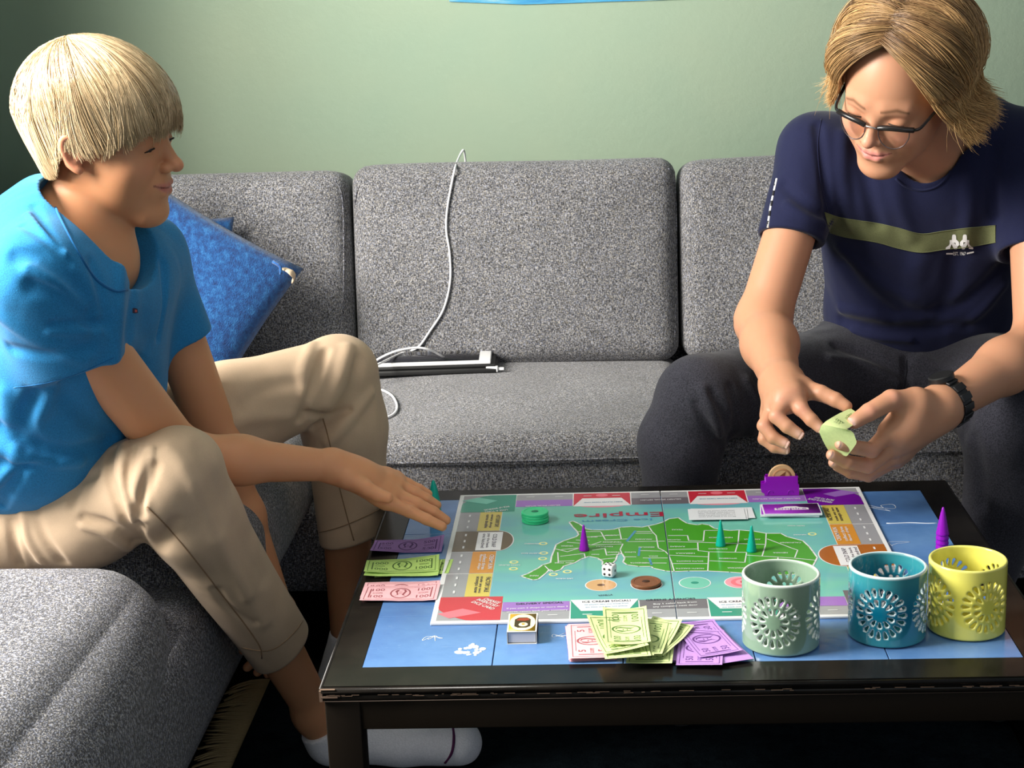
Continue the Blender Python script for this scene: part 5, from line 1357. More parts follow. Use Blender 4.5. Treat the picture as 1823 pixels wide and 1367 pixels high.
# trousers
Fp = Field()
hm_n = at(497, 1140, 0.372); hm_f = at(633, 952, 0.635)
Fp.cone(at(10, 905, 0.32), at(150, 905, 0.285), 0.088, 0.074, 0.04).cone(at(150, 905, 0.285), at(290, 856, 0.235), 0.074, 0.061, 0.03)
Fp.cone(at(290, 858, 0.235), at(322, 828, 0.228), 0.058, 0.044, 0.03)
kn2 = at(325, 835, 0.23)
dn = nrm(hm_n-kn2); a_, b_ = at(452, 1180, 0.40), at(558, 1112, 0.36)
nn = nrm(np.cross(b_-a_, np.cross(dn, b_-a_))); nn = nn if nn@dn > 0 else -nn; nn = nrm(nn+dn*0.6)
Fp.cone(kn2, at(345, 925, 0.262), 0.052, 0.058, 0.012).ccone(at(345, 925, 0.262), hm_n+dn*0.06, 0.060, 0.045, (a_+b_)/2, nn, 0.02, 0.84, 0.025)
Fp.cone(hip_f, at(400, 740, 0.54), 0.088, 0.072, 0.04).cone(at(400, 740, 0.54), at(585, 672, 0.61), 0.072, 0.056, 0.03)
df = nrm(hm_f-kn_f)
Fp.cone(at(604, 664, 0.62), at(612, 760, 0.63), 0.058, 0.062, 0.012).ccone(at(612, 760, 0.63), hm_f+df*0.06, 0.062, 0.051, at(633, 952, 0.63), nrm(df+A(0.25, 0, 0)), 0.02, 0.84, 0.025)
Fp.cone(pel1, hip_n, 0.10, 0.09, 0.04).cone(pel1, hip_f, 0.10, 0.09, 0.04).cone(at(0, 930, 0.36), at(-60, 900, 0.42), 0.08, 0.08, 0.04)
f_ = lambda pts, w_, d: fold(Fp, pts, w_*0.72, d*1.1)
for pts, w_, d in (([(200, 800), (195, 850), (225, 930), (255, 980)], 0.009, 0.008), ([(222, 792), (218, 850), (240, 930)], 0.007, -0.008), ([(238, 800), (225, 860), (245, 915)], 0.008, 0.009),
    ([(265, 800), (240, 870), (250, 925)], 0.008, -0.008), ([(275, 830), (252, 890), (245, 940), (255, 985)], 0.009, 0.012), ([(150, 935), (190, 950), (240, 985)], 0.008, -0.006), ([(150, 922), (200, 935), (240, 965)], 0.009, 0.007),
    ([(60, 900), (75, 950), (110, 1000)], 0.010, 0.006), ([(40, 910), (50, 960), (75, 1000)], 0.008, -0.006), ([(20, 930), (25, 970), (35, 1005)], 0.008, 0.008), ([(130, 900), (140, 860), (170, 845)], 0.010, 0.004),
    ([(270, 800), (268, 850), (262, 900)], 0.006, -0.007), ([(285, 975), (300, 950), (310, 930)], 0.012, 0.006), ([(300, 800), (345, 860), (385, 960), (440, 1060)], 0.012, -0.004), ([(395, 960), (430, 1040), (470, 1110)], 0.013, -0.003),
    ([(360, 800), (400, 900), (470, 1030)], 0.018, 0.004), ([(385, 1050), (405, 1080), (450, 1110)], 0.008, 0.004),
    ([(555, 615), (540, 660), (545, 720)], 0.011, -0.007), ([(580, 625), (560, 680), (535, 745)], 0.008, 0.012), ([(640, 640), (625, 700), (590, 745), (560, 760)], 0.011, 0.008), ([(620, 620), (605, 680), (585, 720)], 0.013, -0.008),
    ([(660, 700), (620, 750), (585, 790)], 0.011, -0.007), ([(545, 735), (580, 740), (620, 730)], 0.007, 0.008), ([(430, 720), (480, 690), (540, 680)], 0.016, 0.004), ([(400, 760), (450, 745), (510, 740)], 0.014, -0.004),
    ([(665, 720), (668, 800), (672, 900)], 0.014, -0.004)): f_(pts, w_, d)
wv2 = sines(24, 8, 9); Fp.disp = lambda P: 0.0025*wv2(P)
M_khaki = cloth('beige_twill', srgb(196, 170, 142), 1300, 0.05, 0.8, 0.0002, wrinkle=0.008)
V, Q = Fp.mesh(0.0024); tr1 = part('trousers', V, Q, M_khaki, p1)
M_khd = cloth('beige_seam', srgb(140, 112, 84), 1300, 0.05, 0.85)
seam_on(Fp, [(262, 902), (300, 940), (350, 1000), (400, 1065), (435, 1110), (462, 1150), (466, 1172)], 50, 0.0011, M_khd, tr1)
seam_on(Fp, [(575, 745), (585, 780), (600, 850), (618, 920), (630, 962)], 40, 0.0010, M_khd, tr1)
seam_on(Fp, [(430, 1153), (480, 1158), (520, 1130), (548, 1092)], 30, 0.0008, M_khd, tr1)
seam_on(Fp, [(568, 948), (600, 940), (640, 924), (688, 900)], 30, 0.0008, M_khd, tr1)
# socks
M_sock = cloth('white_terry', (0.92, 0.90, 0.94), 500, 0.06, 0.95, 0.0012)
Fs = Field(); Fs.cone(an_n+(kn_n-an_n)*0.05, heel_n, 0.031, 0.033, 0.02).cone(an_n, heel_n*0.45+toe_n*0.55, 0.030, 0.031, 0.03).cone(heel_n, toe_n, 0.034, 0.035, 0.02)
Fs.plane(at(560, 1288, 0.45), nrm(nrm(kn_n-an_n)+A(-0.5, 0, 0.35)), 0.002); Fs.plane(A(0, 0, 0.0135), A(0, 0, -1), 0.01)
V, Q = Fs.mesh(0.0024); sk = part('sock', V, Q, M_sock, p1)
q_ = march(Fs, [(806, 1292), (808, 1315), (804, 1340), (792, 1358)]); q_ = [p for p in q_ if p is not None]
if len(q_) > 2: part('toe_stripe', *tube(smooth_path(q_, 5), 0.0022, 6), mat('plum_stripe', srgb(80, 20, 70), 0.8), sk)
Fs = Field(); Fs.cone(an_f+(kn_f-an_f)*0.10, A(an_f[0]-0.02, an_f[1]+0.01, 0.045), 0.034, 0.033, 0.02).cone(A(an_f[0]-0.02, an_f[1]+0.01, 0.045), foot_f, 0.031, 0.026, 0.02).cone(an_f, foot_f, 0.030, 0.024, 0.03)
Fs.plane(at(612, 1100, 0.68), A(0, 0, 1), 0.002); Fs.plane(A(0, 0, 0.0135), A(0, 0, -1), 0.01)
V, Q = Fs.mesh(0.0028); part('sock', V, Q, M_sock, p1)

# bowl-cut hair
M_hair1 = hair_mat('blond_hair', 0.36)
def shell1(d, sc=1.0):
    """point of the hair shell in head space for unit directions d"""
    c = A(0, -0.010, 0.030); rad = A(0.088, 0.108, 0.098)*sc
    P = c+d*rad
    P[:, 1] += 0.011*np.clip(d[:, 1], 0, 1)**2
    low = np.clip(c[2]-P[:, 2], 0, None); rho = np.linalg.norm(P[:, :2]-c[:2], axis=1, keepdims=True)+1e-9
    u = (P[:, :2]-c[:2])/rho; f = 1-0.55*np.clip(-u[:, 1:2], 0, 1)*(low[:, None]/0.1)**1.3*0.9
    full = np.sqrt((1/((u[:, 0]/rad[0])**2+(u[:, 1]/rad[1])**2)))[:, None]
    rr = np.where(P[:, 2:3] < c[2], full*f+0.011*np.clip(u[:, 1:2], 0, 1)**2, rho); P[:, :2] = c[:2]+u*rr; return P
def zend1(az):     # az: 0 = forward, +-pi = back
    a = np.abs(az)
    return np.interp(a, [0, 0.5, 0.85, 1.15, 1.35, 1.5, 1.65, 1.85, 2.1, 2.6, 3.15], [0.022, 0.018, 0.006, -0.004, -0.004, 0.000, -0.012, -0.054, -0.068, -0.077, -0.080])
cr = nrm(A(0.02, -0.30, 0.95)); ux = nrm(np.cross(A(0, 1, 0), cr)); vy = np.cross(cr, ux)
def hair1(n, K, sc, rad0, jit, seed, clump=0.0, zoff=0.0):
    g = np.random.default_rng(seed); phi = g.uniform(0, 2*math.pi, n)
    if clump: phi = phi+0.012*np.sin(phi*43)+0.035*np.sin(phi*17+1)
    wl = g.normal(0, 1, n); th0 = np.abs(g.normal(0, 0.35, n))*1.0+0.02; lay = sc+g.uniform(-jit, jit, n)
    ts = np.linspace(0, 2.35, 60); out = np.zeros((n, K, 3))
    for i in range(n):
        ph = phi[i]+0.10*np.sin(ts*1.5)+0.035*wl[i]*ts+0.05*np.sin(phi[i]*9+ts*2.2)*ts
        d = np.cos(ts)[:, None]*cr+np.sin(ts)[:, None]*(np.cos(ph)[:, None]*ux+np.sin(ph)[:, None]*vy)
        ph2 = wl[i]; P = shell1(d, lay[i]); az = np.arctan2(P[:, 0], P[:, 1]+0.010)
        ok = np.nonzero((P[:, 2] < zend1(az)+zoff+0.0045*wl[i]+0.003*math.sin(phi[i]*21)) & (ts > 0.5))[0]; e = ok[0] if len(ok) else 59
        t0 = min(th0[i], ts[e]*0.6); tt = np.linspace(t0, ts[e], K); out[i] = np.stack([np.interp(tt, ts, P[:, k]) for k in range(3)], -1)
    rad = rad0*np.interp(np.linspace(0, 1, K), [0, 0.15, 0.8, 1], [0.5, 1, 0.9, 0.25])[None]*g.uniform(0.7, 1.3, n)[:, None]
    return out, rad, phi
bmv, bmf = [], []
# base cap
na, nt_ = 72, 26; Vc = np.zeros((na*nt_, 3))
for i in range(na):
    ts = np.linspace(0, 2.35, 80); ph = 2*math.pi*i/na+0.10*np.sin(ts*1.5)
    d = np.cos(ts)[:, None]*cr+np.sin(ts)[:, None]*(np.cos(ph)[:, None]*ux+np.sin(ph)[:, None]*vy)
    P = shell1(d, 0.955); az = np.arctan2(P[:, 0], P[:, 1]+0.010); ok = np.nonzero((P[:, 2] < zend1(az)+0.006) & (ts > 0.5))[0]; e = ok[0] if len(ok) else 79
    tt = np.linspace(0.01, ts[e], nt_); Vc[i*nt_:(i+1)*nt_] = np.stack([np.interp(tt, ts, P[:, k]) for k in range(3)], -1)
Fc = [[i*nt_+j, ((i+1) % na)*nt_+j, ((i+1) % na)*nt_+j+1, i*nt_+j+1] for i in range(na) for j in range(nt_-1)]
toW1 = lambda P: O1+s1*(P.reshape(-1, 3)@R1.T)
hv, hf, hc = [toW1(Vc)], [np.array(Fc)], [np.tile(A(0.50, 0.36, 0.19), (len(Vc), 1))]; n_ = len(Vc)
for (n, K, sc, r0, jit, seed) in ((9000, 9, 0.985, 0.00085, 0.022, 1), (2500, 9, 1.012, 0.0006, 0.012, 2)):
    P, rd, phi = hair1(n, K, sc, r0, jit, seed, 1.0); Pw = toW1(P).reshape(P.shape); V, Q = strands(Pw, rd*s1)
    g = np.random.default_rng(seed+5); c0 = A(0.66, 0.50, 0.29); mixv = (0.5+0.5*np.sin(phi*37+2*np.sin(phi*11)))*0.5+g.uniform(0, 0.5, n)
    c = (c0*A(0.50, 0.44, 0.36))[None]*(1-mixv[:, None])+(c0*A(1.25, 1.27, 1.35))[None]*mixv[:, None]; cc = np.repeat(c, K*3, 0)
    hv.append(V); hf.append(Q+n_); hc.append(cc); n_ += len(V)
part('hair', np.concatenate(hv), np.concatenate(hf), M_hair1, p1, cols=np.concatenate(hc), label='light blond bowl-cut hair')
# ------------------------------------------------------------------ long-haired boy in navy on the sofa
SKIN2 = mat('skin_light', (1, 1, 1), 0.45, spec=0.4, vcol=True, sub=0.25)
p2 = thing('person', 'long-haired boy with glasses and navy striped t-shirt on the sofa behind the table, sorting bills', 'person', None)
O2 = A(0.725, 0.70, 0.585+TAB); R2 = eul(math.radians(143), math.radians(-28), math.radians(-14)); s2 = 0.985
nb2 = at(1672, 292, 0.885)
Gh = Field(); add_head(Gh, O2, R2, s2, nb2, (0.050, 0.056), 0.0045, 0.93, 0.0)
sr, sl = at(1452, 268, 0.87), at(1838, 268, 0.85)
Gh.cone(nb2, nb2*0.45+sr*0.55+A(0, 0, -0.008), 0.046, 0.030, 0.03).cone(nb2, nb2*0.5+sl*0.5+A(0, 0, -0.012), 0.044, 0.026, 0.03).cone(nb2, at(1648, 348, 0.858), 0.053, 0.052, 0.03)
er, wr2 = at(1358, 572, 0.74), at(1392, 684, 0.545)
Ga = Field(); Ga.cone(sr, er, 0.040, 0.040, 0.02).cone(er, er*0.62+wr2*0.38, 0.040, 0.040, 0.02).cone(er*0.62+wr2*0.38, wr2, 0.040, 0.0265, 0.02)
Z = lambda L_: [at(1280+.26330*x, 600+.26330*y, Y) for x, y, Y in L_]
hand(Ga, wr2, 0.029, [
    (Z([(570, 345, .520), (690, 380, .500), (790, 425, .488), (860, 468, .480)]), [0.0135, 0.0115, 0.0105, 0.0085]),
    (Z([(505, 395, .492), (560, 490, .472), (625, 560, .462), (682, 612, .456)]), [0.0108, 0.0100, 0.0092, 0.0080]),
    (Z([(430, 430, .488), (388, 535, .466), (462, 605, .456), (538, 655, .452)]), [0.0108, 0.0104, 0.0094, 0.0080]),
    (Z([(365, 475, .498), (305, 600, .478), (368, 680, .468), (445, 718, .463)]), [0.0102, 0.0098, 0.0090, 0.0078]),
    (Z([(330, 530, .515), (305, 690, .496), (375, 745, .488), (448, 762, .484)]), [0.0092, 0.0086, 0.0080, 0.0070])], 0.014)
Ga.cone(wr2, Z([(470, 400, .50)])[0], 0.028, 0.022, 0.02)
el2, wl2 = at(1856, 608, 0.70), at(1672, 727, 0.53)
Gb = Field(); Gb.cone(sl, el2, 0.040, 0.041, 0.02).cone(el2, el2*0.62+wl2*0.38, 0.040, 0.039, 0.02).cone(el2*0.62+wl2*0.38, wl2, 0.039, 0.0265, 0.02)
hand(Gb, wl2, 0.028, [
    (Z([(1330, 440, .500), (1165, 425, .480), (1015, 508, .462), (915, 572, .452)]), [0.0165, 0.0145, 0.0125, 0.0100]),
    (Z([(1150, 640, .485), (1030, 765, .462), (915, 745, .448), (822, 725, .440)]), [0.0120, 0.0110, 0.0098, 0.0082]),
    (Z([(1190, 740, .495), (1010, 870, .474), (870, 845, .458), (762, 797, .448)]), [0.0120, 0.0108, 0.0096, 0.0080]),
    (Z([(1190, 800, .512), (1000, 920, .490), (870, 895, .474), (775, 848, .462)]), [0.0115, 0.0104, 0.0092, 0.0076]),
    (Z([(1200, 830, .530), (1010, 935, .508), (890, 915, .494), (800, 875, .482)]), [0.0105, 0.0095, 0.0085, 0.0070])], 0.016)
Gb.cone(wl2, Z([(1290, 610, .50)])[0], 0.029, 0.026, 0.02).cone(Z([(1330, 470, .50)])[0], Z([(1210, 640, .49)])[0], 0.020, 0.018, 0.02)
hr_, kr_, ar_ = at(1560, 640, 1.02), at(1246, 708, 0.715), A(at(1200, 1000, 0.74)[0], 0.735, 0.10)
hl_, kl_ = at(1720, 640, 1.02), at(1795, 758, 0.70); al_ = A(kl_[0]-0.030, 0.735, 0.10)
Gl = Field()
for h_, k_, a2_ in ((hr_, kr_, ar_), (hl_, kl_, al_)):
    Gl.cone(h_, k_, 0.05, 0.038, 0.02).cone(k_, a2_, 0.036, 0.030, 0.02).cone(a2_, A(a2_[0], a2_[1]+0.02, 0.045), 0.030, 0.028, 0.02).cone(A(a2_[0], a2_[1]+0.02, 0.045), A(a2_[0], a2_[1]-0.15, 0.040), 0.028, 0.022, 0.02).cone(a2_, A(a2_[0], a2_[1]-0.12, 0.040), 0.028, 0.02, 0.03)
pv = at(1640, 640, 1.06); Gl.cone(pv, at(1648, 440, 0.93), 0.07, 0.065, 0.05).cone(at(1648, 440, 0.93), nb2, 0.06, 0.04, 0.05).cone(hr_, hl_, 0.06, 0.06, 0.05)
sk2 = (0.54, 0.268, 0.158)
VV, QQ, o_ = [], [], 0
for F_, h_ in ((Gh, 0.0014), (Ga, 0.0016), (Gb, 0.0016), (Gl, 0.0042)):
    V, Q = F_.mesh(h_); VV.append(V); QQ.append(Q+o_); o_ += len(V)
VV = np.concatenate(VV); QQ = np.concatenate(QQ)
cols = face_colors(VV, O2, R2, s2, sk2, (0.66, 0.24, 0.22), (0.80, 0.34, 0.26), (0.10, 0.045, 0.02), 0.0045, 0.4)
def tint(pts, rad, c, st):
    for p in pts:
        d = np.linalg.norm(VV-p, axis=1)/rad; m = d < 2.5; w_ = (st*np.exp(-d[m]**2))[:, None]; cols[m] = cols[m]*(1-w_)+A(*c)*w_
tint(Z([(500, 392, .482), (430, 425, .478), (370, 470, .488), (560, 485, .462), (390, 530, .456), (305, 600, .468), (1030, 770, .452), (1010, 870, .464), (1185, 400, .47), (1020, 500, .452)]), 0.010, (0.80, 0.36, 0.27), 0.35)
tint(Z([(688, 612, .447), (540, 655, .443), (448, 715, .455), (450, 760, .476), (812, 722, .432), (755, 795, .44), (770, 845, .455), (905, 570, .443)]), 0.006, (0.86, 0.55, 0.46), 0.6)
part('body', VV, QQ, SKIN2, p2, cols=cols)
for q in (-1, 1): eye(p2, O2, R2, s2, q, (0.1*q, 0.9, -0.7), (0.07, 0.08, 0.07)); lash(p2, O2, R2, s2, q, M_lash, -0.0050)
# finger nails
M_nail = mat('finger_nail', (0.80, 0.50, 0.42), 0.25, spec=0.6)
def nail(tip, prev, up, r, parent):
    d = nrm(tip-prev); n = nrm(up-d*(up@d)); b = np.cross(d, n); V = []
    for i in range(7):
        for j in range(5):
            u = (i/6-0.5)*1.9*r; a = (j/4-0.5)*1.7; rr = r*0.98+0.0004
            V.append(tip-d*0.001+d*u+(n*math.cos(a)+b*math.sin(a))*rr*(1 if abs(i/6-0.5) < 0.45 else 0.96))
    part('nail', np.array(V), [[i*5+j, (i+1)*5+j, (i+1)*5+j+1, i*5+j+1] for i in range(6) for j in range(4)], M_nail, parent)
cu_ = nrm(A(CAM_X-0.75, CAM_Y-0.45, 0.55))
for tp, pv_, r_ in (((682, 612, .456), (625, 560, .462), 0.0080), ((538, 655, .452), (462, 605, .456), 0.0080), ((445, 718, .463), (368, 680, .468), 0.0078), ((448, 762, .484), (375, 745, .488), 0.007),
                    ((822, 725, .440), (915, 745, .448), 0.0082), ((762, 797, .448), (870, 845, .458), 0.0080), ((775, 848, .462), (870, 895, .474), 0.0076), ((915, 572, .452), (1015, 508, .462), 0.0100)):
    a_, b_ = Z([tp, pv_]); nail(a_, b_, cu_+(A(0, 0, 0.5) if r_ > 0.009 else 0), r_*0.9, p2)

# t-shirt
Gt = Field()
Gt.cone(at(1600, 262, 0.88), sr, 0.052, 0.052, 0.05).cone(at(1730, 255, 0.87), sl, 0.055, 0.056, 0.05)
Gt.cone(at(1545, 330, 0.885), at(1575, 560, 1.0), 0.084, 0.090, 0.07).cone(at(1745, 330, 0.875), at(1705, 560, 1.0), 0.086, 0.094, 0.07)
Gt.cone(at(1640, 330, 0.90), at(1640, 570, 1.0), 0.095, 0.10, 0.07)
Gt.cone(at(1600, 250, 0.90), at(1720, 235, 0.90), 0.062, 0.064, 0.05)
Gt.cone(at(1575, 560, 1.0), at(1580, 620, 1.03), 0.090, 0.094, 0.04).cone(at(1705, 560, 1.0), at(1710, 620, 1.03), 0.094, 0.096, 0.04)
d_r = nrm(er-sr); d_l = nrm(el2-sl)
cR = at(1408, 426, 0.81); Gt.ccone(sr, cR+d_r*0.05, 0.056, 0.050, cR, nrm(d_r+A(0.12, 0, 0)), 0.03, 0.84, 0.02)
cL = at(1840, 452, 0.79); Gt.ccone(sl, cL+d_l*0.05, 0.058, 0.056, cL, d_l, 0.03, 0.84, 0.02)
hmp = at(1640, 618, 0.93); Gt.plane(hmp, nrm(A(0, 0.1, -1)), 0.004)
# neck opening
nB, nF = at(1670, 190, 0.93), at(1636, 338, 0.80); nC = (nB+nF)/2; nn2 = nrm(np.cross(A(1, 0, 0.05), nF-nB)); nn2 = nn2 if nn2[2] > 0 else -nn2
nC = nC+A(-0.006, -0.012, 0.010); Gt.cone(nC-nn2*0.05, nC+nn2*0.15, 0.063, 0.082, 0.004, 's'); nC = nC+nrm(nF-nB)*0.030; Gt.cone(nC-nn2*0.045, nC+nn2*0.15, 0.052, 0.060, 0.004, 's')
f_ = lambda pts, w_, d: fold(Gt, pts, w_*0.8, d*1.2)
for pts, w_, d in (([(1455, 225), (1465, 300), (1475, 390)], 0.009, 0.008), ([(1500, 240), (1500, 310), (1515, 400)], 0.012, -0.005), ([(1530, 260), (1545, 330), (1560, 400)], 0.014, 0.006), ([(1590, 300), (1600, 360), (1620, 420)], 0.016, -0.004),
    ([(1395, 330), (1430, 360), (1470, 385)], 0.010, 0.007), ([(1400, 365), (1430, 385), (1465, 400)], 0.008, -0.005), ([(1690, 300), (1690, 360), (1680, 430)], 0.016, 0.006), ([(1725, 280), (1725, 350), (1720, 430)], 0.014, -0.006),
    ([(1770, 260), (1768, 330), (1772, 385)], 0.012, 0.007), ([(1500, 470), (1540, 520), (1590, 560)], 0.014, 0.006), ([(1495, 440), (1560, 500), (1620, 530)], 0.014, -0.004), ([(1500, 570), (1560, 585), (1640, 590), (1720, 580)], 0.012, 0.008),
    ([(1500, 550), (1580, 565), (1660, 565)], 0.012, -0.006), ([(1780, 480), (1740, 520), (1700, 550), (1640, 560)], 0.014, 0.006), ([(1785, 510), (1740, 560), (1690, 585)], 0.012, -0.006), ([(1640, 450), (1630, 500), (1640, 550)], 0.022, -0.004),
    ([(1520, 590), (1560, 600), (1620, 605)], 0.008, -0.005), ([(1700, 460), (1690, 520), (1660, 570)], 0.018, 0.005)): f_(pts, w_, d)
wv3 = sines(22, 8, 14); Gt.disp = lambda P: 0.0028*wv3(P)
M_navy = cloth('navy_cotton', srgb(24, 28, 58), 900, 0.10, 0.85, 0.0003, wrinkle=0.010)
V, Q = Gt.mesh(0.0027); tee2 = part('t_shirt', V, Q, M_navy, p2)
M_olive = cloth('olive_cotton', srgb(100, 104, 70), 700, 0.10, 0.9, 0.0003)
top = [(1468, 378), (1500, 388), (1560, 397), (1600, 406), (1640, 416), (1680, 411), (1720, 406), (1772, 401)]; bot = [(1477, 414), (1505, 422), (1560, 431), (1600, 442), (1640, 449), (1680, 444), (1720, 440), (1772, 431)]
patch(Gt, top, bot, 90, 8, 0.0016, M_olive, tee2, 'chest_stripe')
for ln in (top, bot): seam_on(Gt, ln, 70, 0.0007, M_olive, tee2, 'stripe_seam', 0.0016)
seam_on(Gt, [(1594, 318), (1612, 332), (1640, 339), (1668, 332), (1688, 312), (1700, 285), (1706, 255)], 40, 0.0020, M_navy, tee2, 'collar_seam')
seam_on(Gt, [(1462, 212), (1456, 260), (1462, 330), (1478, 392)], 40, 0.0010, M_navy, tee2, 'sleeve_seam')
seam_on(Gt, [(1367, 412), (1400, 420), (1450, 424)], 20, 0.0008, M_navy, tee2, 'sleeve_seam')
# printed emblem: two seated figures back to back and a dated line beneath, and the taped sleeve
M_em = mat('print_white', (0.85, 0.85, 0.84), 0.6)
def emb(polys, name, off=0.0024):
    vs, fs, n = [], [], 0
    for P in polys:
        px = [(1640+x*140/1823., 400+y*80/1042.) for x, y in P]
        c = np.mean(px, axis=0); q = march(Gt, [tuple(c)]+px, step=0.002)
        if any(v is None for v in q): continue
        q = np.array(q); O = A(CAM_X, CAM_Y, CAM_Z); q += (O-q)/np.linalg.norm(O-q, axis=1, keepdims=True)*off
        k = len(px); vs.append(q); fs += [[n, n+1+i, n+1+(i+1) % k] for i in range(k)]; n += k+1
    part(name, np.concatenate(vs), fs, M_em, tee2)
def fig(m):
    X = lambda x: x if m > 0 else 1772-x
    return [[(X(x), y) for x, y in P] for P in (
        [(718, 250), (735, 228), (785, 228), (805, 255), (812, 320), (800, 370), (720, 370), (712, 310)],
        [(712, 340), (812, 340), (870, 400), (880, 470), (850, 500), (800, 470), (790, 400), (700, 420)],
        [(660, 360), (740, 345), (730, 420), (690, 480), (665, 560), (570, 572), (566, 535), (625, 505), (665, 420)],
        [(715, 400), (770, 430), (800, 470), (845, 500), (825, 570), (770, 570), (735, 520), (708, 455)])]
emb(fig(1)+fig(-1), 'emblem')
emb([[(580, 655), (735, 655), (735, 690), (580, 690)], [(1055, 650), (1220, 618), (1222, 650), (1057, 688)]], 'emblem')
V, F, gw, gh = glyphs('EST. 1967')
px = [(1640+(742+x/gw*290)*140/1823., 400+(712-y/gh*80)*80/1042.) for x, y in V]; q = march(Gt, px, step=0.002)
if all(v is not None for v in q):
    q = np.array(q); O = A(CAM_X, CAM_Y, CAM_Z); q += (O-q)/np.linalg.norm(O-q, axis=1, keepdims=True)*0.0020; part('lettering', q, F, M_em, tee2, smooth=False)
seam_on(Gt, [(1383, 318), (1377, 345), (1371, 375), (1367, 405)], 24, 0.0020, M_em, tee2, 'sleeve_tape')
M_bkp = mat('print_black', (0.01, 0.01, 0.015), 0.7)
for y0 in (322, 340, 358, 376, 394):
    t_ = (y0-318)/87; x0 = 1383-16*t_; seam_on(Gt, [(x0-1, y0), (x0-2.5, y0+9)], 4, 0.0024, M_bkp, tee2, 'sleeve_tape')

# trousers
Gp = Field()
Gp.cone(hr_, at(1400, 690, 0.86), 0.086, 0.076, 0.04).cone(at(1400, 690, 0.86), kr_, 0.076, 0.066, 0.03)
Gp.cone(kr_, at(1212, 790, 0.725), 0.062, 0.064, 0.015).cone(at(1212, 790, 0.725), A(ar_[0], ar_[1]+0.01, 0.16), 0.062, 0.050, 0.02)
Gp.cone(hl_, at(1765, 700, 0.85), 0.088, 0.080, 0.04).cone(at(1765, 700, 0.85), kl_, 0.080, 0.070, 0.03)
Gp.cone(kl_, at(1796, 880, 0.715), 0.068, 0.064, 0.015).cone(at(1796, 880, 0.715), A(al_[0], al_[1]+0.01, 0.16), 0.063, 0.050, 0.02)
Gp.cone(hr_, hl_, 0.094, 0.094, 0.06).cone(at(1560, 680, 0.93), at(1710, 690, 0.93), 0.066, 0.066, 0.05)
f_ = lambda pts, w_, d: fold(Gp, pts, w_*0.8, d*1.2)
for pts, w_, d in (([(1268, 700), (1290, 740), (1300, 780)], 0.008, 0.007), ([(1250, 690), (1272, 740), (1282, 775)], 0.008, -0.005), ([(1300, 690), (1310, 730), (1305, 770)], 0.008, 0.007), ([(1330, 680), (1350, 720), (1340, 770)], 0.012, -0.006), ([(1240, 720), (1265, 770), (1285, 800)], 0.008, 0.006),
    ([(1480, 640), (1540, 650), (1600, 680)], 0.012, -0.006), ([(1490, 615), (1560, 640), (1612, 670)], 0.010, 0.008), ([(1613, 640), (1612, 680), (1606, 720)], 0.008, 0.009), ([(1640, 640), (1700, 660), (1780, 650)], 0.012, -0.005), ([(1620, 660), (1690, 680), (1760, 690)], 0.012, 0.005),
    ([(1740, 700), (1720, 760), (1700, 800)], 0.012, 0.006), ([(1735, 780), (1745, 840), (1750, 900)], 0.014, 0.005)): f_(pts, w_, d)
wv4 = sines(24, 8, 19); Gp.disp = lambda P: 0.0024*wv4(P)
M_char = cloth('charcoal_wool', srgb(50, 50, 58), 520, 0.10, 0.95, 0.0005, 0.30, wrinkle=0.008)
V, Q = Gp.mesh(0.0030); tr2 = part('trousers', V, Q, M_char, p2)
M_chd = cloth('charcoal_seam', srgb(30, 31, 38), 600, 0.1, 0.95)
seam_on(Gp, [(1614, 640), (1613, 665), (1609, 700), (1604, 725)], 20, 0.0012, M_chd, tr2)
M_skd = cloth('dark_sock', srgb(30, 30, 34), 500, 0.1, 0.95)
for a2_ in (ar_, al_):
    Fs = Field(); Fs.cone(A(a2_[0], a2_[1], 0.17), A(a2_[0], a2_[1]+0.02, 0.048), 0.036, 0.034, 0.02).cone(A(a2_[0], a2_[1]+0.02, 0.048), A(a2_[0], a2_[1]-0.15, 0.042), 0.033, 0.027, 0.02).cone(a2_, A(a2_[0], a2_[1]-0.12, 0.042), 0.033, 0.024, 0.03)
    Fs.plane(A(0, 0, 0.0135), A(0, 0, -1), 0.01); V, Q = Fs.mesh(0.004); part('sock', V, Q, M_skd, p2)

# watch
M_wb = mat('watch_black', (0.012, 0.012, 0.013), 0.4)
ax_ = nrm(wl2-el2); wc = wl2+(el2-wl2)*0.085
u_ = nrm(np.cross(ax_, A(0, 0, 1))); v_ = np.cross(ax_, u_)
watch = part('wristwatch', *(lambda VF: (VF[0]@np.stack([u_, v_, ax_])+wc, VF[1]))(lathe([(0.0270, -0.010), (0.0330, -0.0105), (0.0345, -0.008), (0.0345, 0.008), (0.0330, 0.0105), (0.0270, 0.010)], 40)), M_wb, p2, autosmooth=0.6)
for i in range(14):
    a = 2*math.pi*i/14; c = wc+(u_*math.cos(a)+v_*math.sin(a))*0.0352
    V, F = bevel_box((-0.0018, -0.0055, -0.010), (0.0018, 0.0055, 0.010), 0.0012); n_ = u_*math.cos(a)+v_*math.sin(a); t_ = np.cross(ax_, n_)
    part('link', V@np.stack([n_, t_, ax_])+c, F, M_wb, watch)
a = math.radians(100); n_ = nrm(A(0.1, 0.35, 1)-ax_*(A(0.1, 0.35, 1)@ax_)); t_ = np.cross(ax_, n_)
V, F = lathe([(0.0001, 0), (0.017, 0), (0.0185, 0.002), (0.0185, 0.008), (0.0165, 0.0095), (0.0001, 0.0095)], 32); part('watch_case', V@np.stack([t_, ax_, n_])+wc+n_*0.033, F, M_wb, watch, autosmooth=0.6)

